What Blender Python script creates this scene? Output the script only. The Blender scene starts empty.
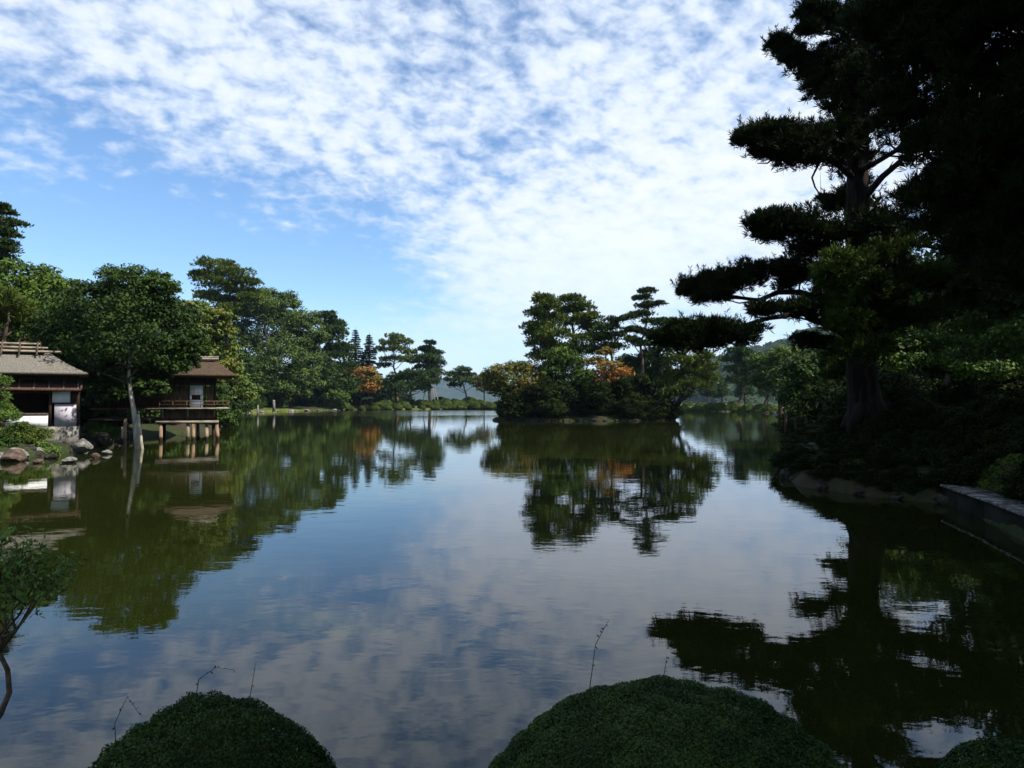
import bpy, math, random
import numpy as np
from mathutils import Vector, Matrix

# ------------------------------------------------------------------ camera, sky, sun, exposure
sc = bpy.context.scene
COL = sc.collection
F, HZ, CZ = 711.0, 400.0, 2.6            # focal length in pixels, horizon row, eye height above the water
cam_d = bpy.data.cameras.new('camera'); cam = bpy.data.objects.new('camera', cam_d); COL.objects.link(cam)
cam.location = (0, 0, CZ)
cam.rotation_euler = (math.radians(90) + math.atan((HZ - 384) / F), 0, 0)
cam_d.sensor_width = 36; cam_d.lens = 36 * F / 1024
cam_d.clip_start = 0.1; cam_d.clip_end = 20000
sc.camera = cam
sc.view_settings.view_transform = 'Standard'; sc.view_settings.look = 'None'
sc.view_settings.gamma = 1.0; sc.view_settings.exposure = 0.72
sc.view_settings.use_curve_mapping = False
sc.render.engine = 'CYCLES'
cy = sc.cycles
cy.max_bounces = 5; cy.diffuse_bounces = 2; cy.glossy_bounces = 3; cy.transmission_bounces = 3
cy.transparent_max_bounces = 4; cy.volume_bounces = 0
cy.use_denoising = True; cy.denoiser = 'OPENIMAGEDENOISE'
cy.caustics_reflective = False; cy.caustics_refractive = False
cy.sample_clamp_indirect = 4.0
try: cy.denoising_input_passes = 'RGB_ALBEDO_NORMAL'
except Exception: pass

SUN_EL, SUN_BACK = math.radians(50), math.radians(24)   # sun to the right, a little behind the viewer
to_sun = Vector((math.cos(SUN_EL) * math.cos(SUN_BACK), -math.cos(SUN_EL) * math.sin(SUN_BACK), math.sin(SUN_EL)))
sun_d = bpy.data.lights.new('sun', 'SUN'); sun_d.energy = 5.0; sun_d.angle = math.radians(0.53); sun_d.color = (1, .95, .86)
sun = bpy.data.objects.new('sun', sun_d); COL.objects.link(sun)
sun.rotation_euler = to_sun.to_track_quat('Z', 'Y').to_euler(); sun.location = (60, -25, 80)

world = bpy.data.worlds.new('World'); sc.world = world; world.use_nodes = True
nt = world.node_tree; N = nt.nodes; L = nt.links; N.clear()

def mth(nt, op, a, b=None, c=None, clamp=False):
    n = nt.nodes.new('ShaderNodeMath'); n.operation = op; n.use_clamp = clamp
    for i, v in enumerate((a, b, c)):
        if v is None: continue
        if isinstance(v, (int, float)): n.inputs[i].default_value = v
        else: nt.links.new(v, n.inputs[i])
    return n.outputs[0]
def noise(nt, vec, scale, detail=4, rough=.5, dist=0.0):
    n = nt.nodes.new('ShaderNodeTexNoise'); n.inputs['Scale'].default_value = scale
    n.inputs['Detail'].default_value = detail; n.inputs['Roughness'].default_value = rough
    n.inputs['Distortion'].default_value = dist
    if vec is not None: nt.links.new(vec, n.inputs['Vector'])
    return n.outputs['Fac']
def maprange(nt, v, a, b, c=0.0, d=1.0, smooth=True):
    n = nt.nodes.new('ShaderNodeMapRange'); n.interpolation_type = 'SMOOTHSTEP' if smooth else 'LINEAR'
    nt.links.new(v, n.inputs['Value'])
    for k, q in zip(('From Min', 'From Max', 'To Min', 'To Max'), (a, b, c, d)): n.inputs[k].default_value = q
    return n.outputs['Result']
def mixcol(nt, fac, a, b):
    n = nt.nodes.new('ShaderNodeMix'); n.data_type = 'RGBA'
    if isinstance(fac, (int, float)): n.inputs[0].default_value = fac
    else: nt.links.new(fac, n.inputs[0])
    for s, v in ((6, a), (7, b)):
        if isinstance(v, tuple): n.inputs[s].default_value = (*v, 1) if len(v) == 3 else v
        else: nt.links.new(v, n.inputs[s])
    return n.outputs[2]

def build_world():
    sky = N.new('ShaderNodeTexSky'); sky.sky_type = 'NISHITA'; sky.sun_disc = False
    sky.sun_elevation = SUN_EL
    # Nishita rotation 0 = sun towards +Y, growing clockwise seen from above
    sky.sun_rotation = math.atan2(to_sun.x, to_sun.y)
    sky.air_density = 1.0; sky.dust_density = 0.3; sky.ozone_density = 1.6; sky.altitude = 50
    tc = N.new('ShaderNodeTexCoord'); sp = N.new('ShaderNodeSeparateXYZ'); L.new(tc.outputs['Generated'], sp.inputs[0])
    x, y, z = sp.outputs
    zz = mth(nt, 'ADD', mth(nt, 'MAXIMUM', z, 0.0), 0.36)
    px = mth(nt, 'DIVIDE', x, zz); py = mth(nt, 'DIVIDE', y, zz)
    ang = math.radians(-24)
    rx = mth(nt, 'ADD', mth(nt, 'MULTIPLY', px, math.cos(ang)), mth(nt, 'MULTIPLY', py, -math.sin(ang)))
    ry = mth(nt, 'ADD', mth(nt, 'MULTIPLY', px, math.sin(ang)), mth(nt, 'MULTIPLY', py, math.cos(ang)))
    def comb(a, b, c=0.0):
        n = N.new('ShaderNodeCombineXYZ')
        for i, v in enumerate((a, b, c)):
            if isinstance(v, (int, float)): n.inputs[i].default_value = v
            else: L.new(v, n.inputs[i])
        return n.outputs[0]
    pv = comb(mth(nt, 'MULTIPLY', rx, .9), mth(nt, 'MULTIPLY', ry, 1.0))
    cells = noise(nt, pv, 20.0, 5, .52, .25)
    fine = noise(nt, pv, 60.0, 3, .55, .2)
    big = noise(nt, comb(rx, ry, 3.7), 3.6, 4, .55, .5)
    az = mth(nt, 'ARCTAN2', x, y); el = mth(nt, 'ARCSINE', z)
    def blob(px_, py_, rpx, rpy, tilt=0.0):
        a0 = math.atan((px_ - 512) / F); e0 = math.atan((HZ - py_) / math.hypot(F, px_ - 512))
        u = mth(nt, 'SUBTRACT', az, a0); v = mth(nt, 'SUBTRACT', el, e0)
        c, s = math.cos(math.radians(tilt)), math.sin(math.radians(tilt))
        uu = mth(nt, 'ADD', mth(nt, 'MULTIPLY', u, c * F / rpx), mth(nt, 'MULTIPLY', v, s * F / rpx))
        vv = mth(nt, 'ADD', mth(nt, 'MULTIPLY', u, -s * F / rpy), mth(nt, 'MULTIPLY', v, c * F / rpy))
        q = mth(nt, 'ADD', mth(nt, 'MULTIPLY', uu, uu), mth(nt, 'MULTIPLY', vv, vv))
        return mth(nt, 'EXPONENT', mth(nt, 'MULTIPLY', q, -1.0))
    cov = None
    for (w, *b) in (
        (-.62, 130, 245, 260, 55, -8), (-.42, 340, 262, 150, 52, -20), (-.20, 60, 125, 80, 35, 0), (-.16, 470, 165, 120, 22, 25),
        (.36, 20, 170, 48, 28, -10), (.46, 272, 228, 55, 16, -5), (.24, 280, 85, 230, 70, -12), (.10, 90, 40, 150, 60, 0),
        (.42, 600, 260, 260, 85, 15), (.26, 700, 110, 170, 170, 0), (.16, 430, 300, 170, 55, 8), (-.2, 480, 50, 70, 20, 20), (-.12, 720, 110, 60, 14, 15)):
        t = mth(nt, 'MULTIPLY', blob(*b), w); cov = t if cov is None else mth(nt, 'ADD', cov, t)
    cov = mth(nt, 'ADD', cov, mth(nt, 'MULTIPLY', mth(nt, 'SUBTRACT', big, .5), .75))
    cov = mth(nt, 'ADD', cov, .425)                      # 0 clear .. 1 overcast
    tex = mth(nt, 'ADD', mth(nt, 'MULTIPLY', cells, .8), mth(nt, 'MULTIPLY', fine, .2))
    lowband = maprange(nt, el, .02, .33, .25, 1.0)     # cloud cells blur together towards the horizon
    tex = mth(nt, 'ADD', .5, mth(nt, 'MULTIPLY', mth(nt, 'SUBTRACT', tex, .5), lowband))
    dens = mth(nt, 'ADD', mth(nt, 'MULTIPLY', tex, 1.95), mth(nt, 'SUBTRACT', cov, .95))
    fac = maprange(nt, dens, .12, .85)
    fac = mth(nt, 'MAXIMUM', fac, maprange(nt, cov, .45, 1.0, 0.0, .6))
    fac = mth(nt, 'MULTIPLY', fac, .93)
    hzf = maprange(nt, el, 0.0, .16, .55, 0.0)         # thin veil close to the horizon
    fac = mth(nt, 'MAXIMUM', fac, hzf)
    hsv = N.new('ShaderNodeHueSaturation'); hsv.inputs['Saturation'].default_value = 1.0; hsv.inputs['Value'].default_value = 1.0
    L.new(sky.outputs[0], hsv.inputs['Color'])
    cl = mixcol(nt, maprange(nt, dens, .5, 1.25), (4.9, 5.6, 6.7), (6.3, 6.6, 7.1))
    cl = mixcol(nt, maprange(nt, el, .0, .3), (5.3, 6.35, 7.8), cl)
    tint = N.new('ShaderNodeMix'); tint.data_type = 'RGBA'; tint.blend_type = 'MULTIPLY'; tint.inputs[0].default_value = 1
    L.new(hsv.outputs[0], tint.inputs[6]); tint.inputs[7].default_value = (.82, 1.0, 1.16, 1)
    col = mixcol(nt, fac, tint.outputs[2], cl)
    bg = N.new('ShaderNodeBackground'); bg.inputs['Strength'].default_value = 0.0995
    L.new(col, bg.inputs['Color'])
    out = N.new('ShaderNodeOutputWorld'); L.new(bg.outputs[0], out.inputs['Surface'])
build_world()

# ------------------------------------------------------------------ helpers
def X(px, d): return (px - 512.0) / F * d
def Z(py, d): return CZ + (HZ - py) / F * d
def new_mat(name):
    m = bpy.data.materials.new(name); m.use_nodes = True
    b = m.node_tree.nodes['Principled BSDF']
    return m, m.node_tree, b
def leaf_mat(name, c1, c2, c3=None, scale=.6, trans=.09, rough=.6, amt3=.62, spec=.14):
    m, t, b = new_mat(name)
    g = t.nodes.new('ShaderNodeNewGeometry')
    tc = t.nodes.new('ShaderNodeTexCoord')
    f = maprange(t, noise(t, tc.outputs['Object'], scale, 3, .6), .35, .65)
    r = mth(t, 'MULTIPLY', g.outputs['Random Per Island'], 1.0)
    f = mth(t, 'ADD', mth(t, 'MULTIPLY', f, .6), mth(t, 'MULTIPLY', r, .4))
    col = mixcol(t, f, c1, c2)
    if c3:
        f3 = maprange(t, noise(t, tc.outputs['Object'], scale * .55, 2, .5), amt3 - .12, amt3 + .06)
        col = mixcol(t, f3, col, c3)
    t.links.new(col, b.inputs['Base Color']); b.inputs['Roughness'].default_value = rough
    b.inputs['Specular IOR Level'].default_value = spec
    tr = t.nodes.new('ShaderNodeBsdfTranslucent'); t.links.new(col, tr.inputs['Color'])
    mx = t.nodes.new('ShaderNodeMixShader'); mx.inputs[0].default_value = trans
    t.links.new(b.outputs[0], mx.inputs[1]); t.links.new(tr.outputs[0], mx.inputs[2])
    t.links.new(mx.outputs[0], t.nodes['Material Output'].inputs['Surface'])
    return m
def solid_mat(name, c1, c2, scale=4, rough=.8, stretch=(1, 1, 1), bump=.3, detail=6, lo=.35, hi=.65, bumpdist=.02):
    m, t, b = new_mat(name)
    tc = t.nodes.new('ShaderNodeTexCoord'); mp = t.nodes.new('ShaderNodeMapping'); mp.inputs['Scale'].default_value = stretch
    t.links.new(tc.outputs['Object'], mp.inputs[0])
    n = noise(t, mp.outputs[0], scale, detail, .6)
    t.links.new(mixcol(t, maprange(t, n, lo, hi), c1, c2), b.inputs['Base Color'])
    b.inputs['Roughness'].default_value = rough; b.inputs['Specular IOR Level'].default_value = .12
    if bump:
        bp = t.nodes.new('ShaderNodeBump'); bp.inputs['Strength'].default_value = bump; bp.inputs['Distance'].default_value = bumpdist
        t.links.new(n, bp.inputs['Height']); t.links.new(bp.outputs[0], b.inputs['Normal'])
    return m

M = {}
M['leaf_dark'] = leaf_mat('dark broadleaf foliage', (.006, .015, .003), (.042, .078, .009))
M['leaf_shade'] = leaf_mat('foliage with shade in its colour', (.006, .012, .003), (.022, .032, .006), trans=.08, spec=.03)  # leaf colour darkened to stand in for deep shade under the trees
M['leaf_mid'] = leaf_mat('mid green foliage', (.012, .032, .004), (.088, .140, .015))
M['leaf_light'] = leaf_mat('light green foliage', (.060, .115, .018), (.120, .175, .035))
M['leaf_grey'] = leaf_mat('camphor foliage', (.012, .028, .005), (.092, .138, .022))
M['leaf_yellow'] = leaf_mat('yellowing foliage', (.055, .095, .015), (.110, .135, .022), (.125, .125, .018), .35, amt3=.58)
M['leaf_gold'] = leaf_mat('golden maple foliage', (.045, .075, .014), (.12, .10, .02), (.22, .13, .018), .30, amt3=.56)
M['leaf_orange'] = leaf_mat('orange maple foliage', (.07, .085, .015), (.22, .12, .022), (.31, .13, .025), .35, amt3=.50)
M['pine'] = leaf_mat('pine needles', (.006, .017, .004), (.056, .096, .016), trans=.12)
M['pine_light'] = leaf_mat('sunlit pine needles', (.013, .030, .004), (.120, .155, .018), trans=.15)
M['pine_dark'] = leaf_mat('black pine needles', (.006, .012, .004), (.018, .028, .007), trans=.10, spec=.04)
M['fir'] = leaf_mat('fir needles', (.012, .030, .016), (.028, .052, .024), trans=.08)
M['azalea'] = leaf_mat('azalea leaves', (.010, .026, .004), (.048, .090, .012), (.020, .050, .008), 3.0, trans=.15, amt3=.66)
M['azalea_far'] = leaf_mat('azalea leaves far', (.018, .040, .006), (.085, .115, .014), scale=1.2)
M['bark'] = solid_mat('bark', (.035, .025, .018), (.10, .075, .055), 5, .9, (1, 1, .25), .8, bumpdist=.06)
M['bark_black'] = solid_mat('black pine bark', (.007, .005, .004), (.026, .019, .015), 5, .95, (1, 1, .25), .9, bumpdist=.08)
M['bark_red'] = solid_mat('red pine bark', (.10, .045, .028), (.20, .10, .06), 5, .9, (1, 1, .3), .8, bumpdist=.05)
M['bark_pale'] = solid_mat('pale bark', (.20, .17, .12), (.42, .37, .28), 4, .85, (1, 1, .35), .5)
M['wood_dark'] = solid_mat('old dark timber', (.018, .011, .007), (.050, .030, .018), 6, .8, (1, 1, .2))
M['wood_brown'] = solid_mat('brown timber', (.048, .032, .020), (.12, .080, .050), 6, .75, (1, 1, .2))
M['wood_grey'] = solid_mat('weathered grey timber', (.14, .12, .095), (.30, .26, .20), 7, .85, (.3, 1, 1))
M['post_wood'] = solid_mat('weathered post timber', (.16, .10, .06), (.40, .32, .22), 3, .85, (1, 1, .5))
M['post_red'] = solid_mat('reddish post timber', (.12, .062, .035), (.27, .185, .12), 3, .85, (1, 1, .5))
M['plaster'] = solid_mat('white plaster', (.78, .78, .76), (.84, .84, .83), 2, .9, bump=.05)
M['plaster_grey'] = solid_mat('grey plaster', (.34, .31, .34), (.44, .40, .43), 2, .9, bump=.05)
M['paper'] = solid_mat('shoji paper', (.78, .82, .86), (.82, .85, .88), 2, .8, bump=0)
M['stone'] = solid_mat('grey stone', (.07, .066, .055), (.22, .205, .175), 2.2, .9, bump=.8, bumpdist=.08)
M['stone_red'] = solid_mat('reddish stone', (.045, .032, .024), (.12, .082, .06), 2.2, .9, bump=.8, bumpdist=.08)
M['stone_dark'] = solid_mat('dark mossy stone', (.012, .014, .008), (.048, .046, .034), 2.2, .9, bump=.8, bumpdist=.08)
def stained(name, c1, c2):
    m = solid_mat(name, c1, c2, 3, .85, (1, 1, .5)); t = m.node_tree; b = t.nodes['Principled BSDF']; src = b.inputs['Base Color'].links[0].from_socket
    tc = t.nodes.new('ShaderNodeTexCoord'); sp = t.nodes.new('ShaderNodeSeparateXYZ'); t.links.new(tc.outputs['Object'], sp.inputs[0])
    z = mth(t, 'ADD', sp.outputs[2], mth(t, 'MULTIPLY', noise(t, tc.outputs['Object'], 6, 3, .6), .25))
    t.links.new(mixcol(t, maprange(t, z, .30, .48), (.020, .018, .010), src), b.inputs['Base Color']); return m
M['stilt_wood'] = stained('grey stilt timber with waterline stain', (.12, .085, .055), (.30, .24, .17))
M['stilt_red'] = stained('reddish stilt timber with waterline stain', (.12, .062, .035), (.27, .185, .12))
M['pine_mid'] = leaf_mat('black pine needles with sunlight in colour', (.008, .018, .004), (.060, .090, .014), trans=.10, spec=.05)  # brighter needle colour paints sunlight onto the big pine's lower right pads
M['twig'] = solid_mat('twig', (.05, .035, .022), (.12, .085, .055), 20, .9)

def mesh_np(name, V, Fq, mat, smooth=False):
    """mesh from numpy: V (n,3), Fq (m,k) faces all with k corners"""
    me = bpy.data.meshes.new(name); V = np.ascontiguousarray(V, dtype=np.float32); Fq = np.ascontiguousarray(Fq, dtype=np.int32)
    k = Fq.shape[1]; m = Fq.shape[0]
    me.vertices.add(len(V)); me.vertices.foreach_set('co', V.ravel())
    me.loops.add(m * k); me.loops.foreach_set('vertex_index', Fq.ravel())
    me.polygons.add(m); me.polygons.foreach_set('loop_start', np.arange(m, dtype=np.int32) * k)
    me.polygons.foreach_set('loop_total', np.full(m, k, dtype=np.int32))
    if smooth: me.polygons.foreach_set('use_smooth', np.ones(m, dtype=bool))
    me.update(calc_edges=True); me.materials.append(mat)
    return me
def link(name, me, parent=None, loc=(0, 0, 0), rot=(0, 0, 0)):
    o = bpy.data.objects.new(name, me); COL.objects.link(o); o.location = loc; o.rotation_euler = rot
    if parent: o.parent = parent
    return o
def tag(o, label=None, cat=None, group=None, kind=None):
    if label: o['label'] = label
    if cat: o['category'] = cat
    if group: o['group'] = group
    if kind: o['kind'] = kind
    return o
def thing(name, label, cat, loc, group=None, rz=0):
    o = bpy.data.objects.new(name, None); COL.objects.link(o); o.location = loc; o.rotation_euler = (0, 0, rz)
    return tag(o, label, cat, group)
def copy_thing(src, loc, rz=0, scale=1.0, label=None, group=None):
    c = src.copy(); COL.objects.link(c); c.location = loc; c.rotation_euler = (0, 0, rz); c.scale = (scale,) * 3 if not isinstance(scale, tuple) else scale
    if label: c['label'] = label
    if group: c['group'] = group
    for ch in [o for o in bpy.data.objects if o.parent == src]:
        d = ch.copy(); COL.objects.link(d); d.parent = c
        for g in [o for o in bpy.data.objects if o.parent == ch]:
            e = g.copy(); COL.objects.link(e); e.parent = d
    return c

class MB:
    """collects boxes, beams, tubes into one mesh (quads)"""
    def __init__(s): s.v = []; s.f = []; s.n = 0
    def add(s, V, Fq): s.v.append(np.asarray(V, float)); s.f.append(np.asarray(Fq, int) + s.n); s.n += len(V)
    def box(s, a, b):
        (x0, y0, z0), (x1, y1, z1) = a, b
        V = [(x0, y0, z0), (x1, y0, z0), (x1, y1, z0), (x0, y1, z0), (x0, y0, z1), (x1, y0, z1), (x1, y1, z1), (x0, y1, z1)]
        s.add(V, [(0, 3, 2, 1), (4, 5, 6, 7), (0, 1, 5, 4), (1, 2, 6, 5), (2, 3, 7, 6), (3, 0, 4, 7)]); return s
    def hexa(s, bot, top):
        s.add(list(bot) + list(top), [(0, 3, 2, 1), (4, 5, 6, 7), (0, 1, 5, 4), (1, 2, 6, 5), (2, 3, 7, 6), (3, 0, 4, 7)]); return s
    def tube(s, P, R, k=8):
        P = np.asarray(P, float); n = len(P); R = np.broadcast_to(np.asarray(R, float), (n,))
        T = np.gradient(P, axis=0); T /= np.linalg.norm(T, axis=1)[:, None] + 1e-9
        ref = np.array([1, 0, 0.]) if abs(T[0][0]) < .8 else np.array([0, 1., 0])
        V = []
        for i in range(n):
            a = np.cross(T[i], ref); a /= np.linalg.norm(a) + 1e-9; b = np.cross(T[i], a)
            for j in range(k):
                t = 2 * math.pi * j / k; V.append(P[i] + R[i] * (math.cos(t) * a + math.sin(t) * b))
        Fq = [(i * k + j, i * k + (j + 1) % k, (i + 1) * k + (j + 1) % k, (i + 1) * k + j) for i in range(n - 1) for j in range(k)]
        V.append(P[0]); V.append(P[-1]); c0, c1 = n * k, n * k + 1
        for j in range(0, k, 2):
            Fq.append((c0, (j + 2) % k, j + 1, j)); Fq.append((c1, (n - 1) * k + j, (n - 1) * k + j + 1, (n - 1) * k + (j + 2) % k))
        s.add(V, Fq); return s
    def build(s, name, mat, parent=None, loc=(0, 0, 0), rot=(0, 0, 0), smooth=False):
        me = mesh_np(name, np.vstack(s.v), np.vstack(s.f), mat, smooth)
        return link(name, me, parent, loc, rot)

def unit(v): return v / (np.linalg.norm(v, axis=-1, keepdims=True) + 1e-9)
def rhombi(C, D, S, Ln, Wd):
    """leaf quads: centre C, long axis D, side axis S"""
    Ln = np.asarray(Ln).reshape(-1, 1); Wd = np.asarray(Wd).reshape(-1, 1)
    V = np.stack([C - D * Ln / 2, C + S * Wd / 2, C + D * Ln / 2, C - S * Wd / 2], 1).reshape(-1, 3)
    return V, np.arange(len(V)).reshape(-1, 4)
def leaves_on(rng, C, R, n, leaf, aspect=.6, thr=.35, topbias=.25, wild=.5):
    """n leaves in each clump (centres C, radii R), facing outwards so each clump has a light and a dark side"""
    k = len(C); C = np.repeat(C, n, 0); R = np.repeat(R, n, 0)
    u = rng.normal(size=(k * n, 3)); u[:, 2] += topbias; u = unit(u)
    rr = rng.random((k * n, 1)) ** thr * rng.uniform(.9, 1.12, (k * n, 1))
    P = C + u * R * rr
    nn = unit(u + rng.normal(size=u.shape) * wild * .6 + np.array([0, 0, .25]))
    D = unit(np.cross(nn, rng.normal(size=u.shape))); S = np.cross(nn, D)
    s = leaf * rng.uniform(.6, 1.35, k * n)
    return P, D, S, s, s * aspect
def needles_on(rng, C, R, n, length, k=6, width=.12, topbias=.6, thr=.3):
    """n tufts in each pad, each a spray of k needle blades"""
    m = len(C); C = np.repeat(C, n, 0); R = np.repeat(R, n, 0)
    u = rng.normal(size=(m * n, 3)); u[:, 2] += topbias; u = unit(u)
    P = C + u * R * rng.random((m * n, 1)) ** thr
    ax = unit(u * np.array([.7, .7, .4]) + np.array([0, 0, .75]))
    P = np.repeat(P, k, 0); ax = np.repeat(ax, k, 0)
    D = unit(ax + rng.normal(size=ax.shape) * .55)
    S = unit(np.cross(D, rng.normal(size=D.shape)))
    ln = length * rng.uniform(.7, 1.3, len(P))
    return P + D * ln[:, None] * .5, D, S, ln, ln * width

# ------------------------------------------------------------------ the pond's outline and the ground
POND = np.array([(-14, 5.0), (-6, 4.3), (0, 4.2), (4, 4.1), (6.6, 4.6), (8.0, 7.0), (9.0, 12.0), (11.0, 17.6), (9.6, 19.2), (8.6, 21.5), (10.0, 27),
    (13.2, 33), (15.5, 39), (20, 50), (30, 76), (43, 108), (51, 140), (50, 158), (38, 170), (24, 186), (0, 204), (-22, 200), (-39, 184), (-49, 166),
    (-55, 144), (-51, 125), (-40, 95), (-31, 75), (-26, 64), (-24, 56), (-25.5, 50), (-24.6, 45), (-23.6, 41.5), (-23.6, 39.0), (-21.8, 35.2), (-21.6, 31.0), (-22.5, 27), (-26, 20), (-24, 9)], float)
ISLE = np.array([(-2.2, 91), (2, 88.5), (8, 87.6), (14, 88), (19.5, 90.5), (21.5, 95), (19, 101), (12, 106), (4, 105), (-1.5, 99)], float)
def poly_sd(P, poly):
    """signed distance, positive outside"""
    P = np.asarray(P, float); d = np.full(len(P), 1e9); ins = np.zeros(len(P), bool)
    n = len(poly)
    for i in range(n):
        a, b = poly[i], poly[(i + 1) % n]; e = b - a; w = P - a
        t = np.clip((w @ e) / (e @ e), 0, 1); q = w - t[:, None] * e
        d = np.minimum(d, np.hypot(q[:, 0], q[:, 1]))
        c = ((a[1] > P[:, 1]) != (b[1] > P[:, 1]))
        with np.errstate(divide='ignore', invalid='ignore'):
            xi = a[0] + (P[:, 1] - a[1]) * e[0] / (e[1] if e[1] else 1e-9)
        ins ^= c & (P[:, 0] < xi)
    return np.where(ins, -d, d)
def sstep(a, b, x): t = np.clip((x - a) / (b - a), 0, 1); return t * t * (3 - 2 * t)
def height(P):
    P = np.asarray(P, float); sd = poly_sd(P, POND); si = -poly_sd(P, ISLE)
    x, y = P[:, 0], P[:, 1]
    wob = .12 * np.sin(x * .9 + y * .35) * np.sin(y * .7 - x * .2) + .06 * np.sin(x * 2.3 + 1) * np.sin(y * 2.1)
    land = -1.1 + 1.45 * sstep(-.8, .35, sd) + .45 * sstep(.2, 4, sd) + (.5 + .5 * np.sin(x * .05) * np.cos(y * .03)) * sstep(3, 25, sd) + wob * sstep(0, 2, sd)
    land += .75 * np.exp(-((x - 13.5) ** 2 + (y - 26) ** 2) / 16) * sstep(.2, 3, sd)        # mound under the big pine
    land += .45 * np.exp(-((x + 27) ** 2 + (y - 37) ** 2) / 40) * sstep(.2, 3, sd)
    land += .35 * np.exp(-((x) ** 2 / 90 + (y - 1.5) ** 2 / 12)) * sstep(.2, 1.2, sd)
    isl = -1.1 + 1.5 * sstep(-.8, .35, si) + .9 * sstep(.3, 6, si) + wob * sstep(0, 2, si)
    far = np.hypot(x, y)
    land -= 30 * sstep(260, 900, far)                                                      # the garden stands on a hill top
    return np.maximum(land, isl)
def gz(x, y): return float(height(np.array([[x, y]]))[0])

def axis(vals):
    out = []
    for a, b, s in vals: out.append(np.arange(a, b, s))
    return np.concatenate(out)
gx = np.concatenate([-np.geomspace(9000, 62, 40), np.arange(-60, -28, 1.0), np.arange(-28, 26, .45), np.arange(26, 60, 1.0), np.geomspace(62, 9000, 40)])
gy = np.concatenate([-np.geomspace(9000, 12, 30), np.arange(-10, 60, .45), np.arange(60, 215, .9), np.geomspace(218, 9000, 40)])
GX, GY = np.meshgrid(gx, gy); PP = np.stack([GX.ravel(), GY.ravel()], 1)
HH = height(PP); nx, ny = len(gx), len(gy)
idx = np.arange(nx * ny).reshape(ny, nx)
Fg = np.stack([idx[:-1, :-1], idx[:-1, 1:], idx[1:, 1:], idx[1:, :-1]], -1).reshape(-1, 4)
def ground_mat():
    m, t, b = new_mat('mossy ground')
    tc = t.nodes.new('ShaderNodeTexCoord')
    n1 = noise(t, tc.outputs['Object'], .25, 5, .6); n2 = noise(t, tc.outputs['Object'], 6, 6, .7); n3 = noise(t, tc.outputs['Object'], .07, 3, .5)
    c = mixcol(t, maprange(t, n2, .35, .7), (.014, .020, .007), (.040, .052, .014))
    c = mixcol(t, maprange(t, n1, .48, .62), c, (.040, .030, .018))
    sp = t.nodes.new('ShaderNodeSeparateXYZ'); t.links.new(tc.outputs['Object'], sp.inputs[0])
    lawn = mth(t, 'MULTIPLY', maprange(t, n3, .42, .52), mth(t, 'MULTIPLY', maprange(t, sp.outputs[1], 110.0, 135.0), maprange(t, sp.outputs[1], 245.0, 225.0)))
    c = mixcol(t, lawn, c, mixcol(t, maprange(t, noise(t, tc.outputs['Object'], .5, 4, .7), .35, .65), (.035, .050, .010), (.105, .115, .022)))
    t.links.new(c, b.inputs['Base Color']); b.inputs['Roughness'].default_value = .95; b.inputs['Specular IOR Level'].default_value = .15
    bp = t.nodes.new('ShaderNodeBump'); bp.inputs['Strength'].default_value = .7; bp.inputs['Distance'].default_value = .08
    t.links.new(n2, bp.inputs['Height']); t.links.new(bp.outputs[0], b.inputs['Normal'])
    return m
tag(link('ground', mesh_np('ground', np.column_stack([PP, HH]), Fg, ground_mat(), True)), kind='structure')

def water_mat():
    m, t, b = new_mat('murky pond water')
    tc = t.nodes.new('ShaderNodeTexCoord')
    n0 = noise(t, tc.outputs['Object'], .05, 3, .5)
    t.links.new(mixcol(t, maprange(t, n0, .35, .65), (.0095, .0125, .0020), (.015, .019, .003)), b.inputs['Base Color'])
    b.inputs['IOR'].default_value = 1.45; b.inputs['Specular IOR Level'].default_value = .5
    sp = t.nodes.new('ShaderNodeSeparateXYZ'); t.links.new(tc.outputs['Object'], sp.inputs[0])
    # a breeze ruffles the water off the far left shore
    bx = mth(t, 'DIVIDE', mth(t, 'ADD', sp.outputs[0], 18.0), 30.0); by = mth(t, 'DIVIDE', mth(t, 'SUBTRACT', sp.outputs[1], 150.0), 34.0)
    q = mth(t, 'ADD', mth(t, 'MULTIPLY', bx, bx), mth(t, 'MULTIPLY', by, by))
    q = mth(t, 'ADD', q, mth(t, 'MULTIPLY', mth(t, 'SUBTRACT', noise(t, tc.outputs['Object'], .06, 3, .6), .5), 2.5))
    breeze = maprange(t, q, 1.3, .4)
    t.links.new(mth(t, 'ADD', .012, mth(t, 'MULTIPLY', breeze, .10)), b.inputs['Roughness'])
    mp = t.nodes.new('ShaderNodeMapping'); mp.inputs['Scale'].default_value = (.55, 1.0, 1); mp.inputs['Rotation'].default_value = (0, 0, .25)
    t.links.new(tc.outputs['Object'], mp.inputs[0])
    w1 = noise(t, mp.outputs[0], 1.3, 3, .55, .3); w2 = noise(t, mp.outputs[0], 7.0, 3, .5, .2)
    patch = maprange(t, noise(t, tc.outputs['Object'], .12, 2, .5), .40, .62, .35, 1.0)
    h = mth(t, 'ADD', mth(t, 'MULTIPLY', w1, .0034), mth(t, 'MULTIPLY', mth(t, 'MULTIPLY', w2, patch), .0009))
    h = mth(t, 'MULTIPLY', h, mth(t, 'ADD', 1.0, mth(t, 'MULTIPLY', breeze, 5.0)))
    bp = t.nodes.new('ShaderNodeBump'); bp.inputs['Strength'].default_value = 1.0; bp.inputs['Distance'].default_value = 1.0
    t.links.new(h, bp.inputs['Height']); t.links.new(bp.outputs[0], b.inputs['Normal'])
    return m
wv = [(-75, 3, 0), (60, 3, 0), (75, 215, 0), (-75, 215, 0)]
tag(link('pond_water', mesh_np('pond_water', np.array(wv), np.array([[0, 1, 2, 3]]), water_mat())), kind='structure')

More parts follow.
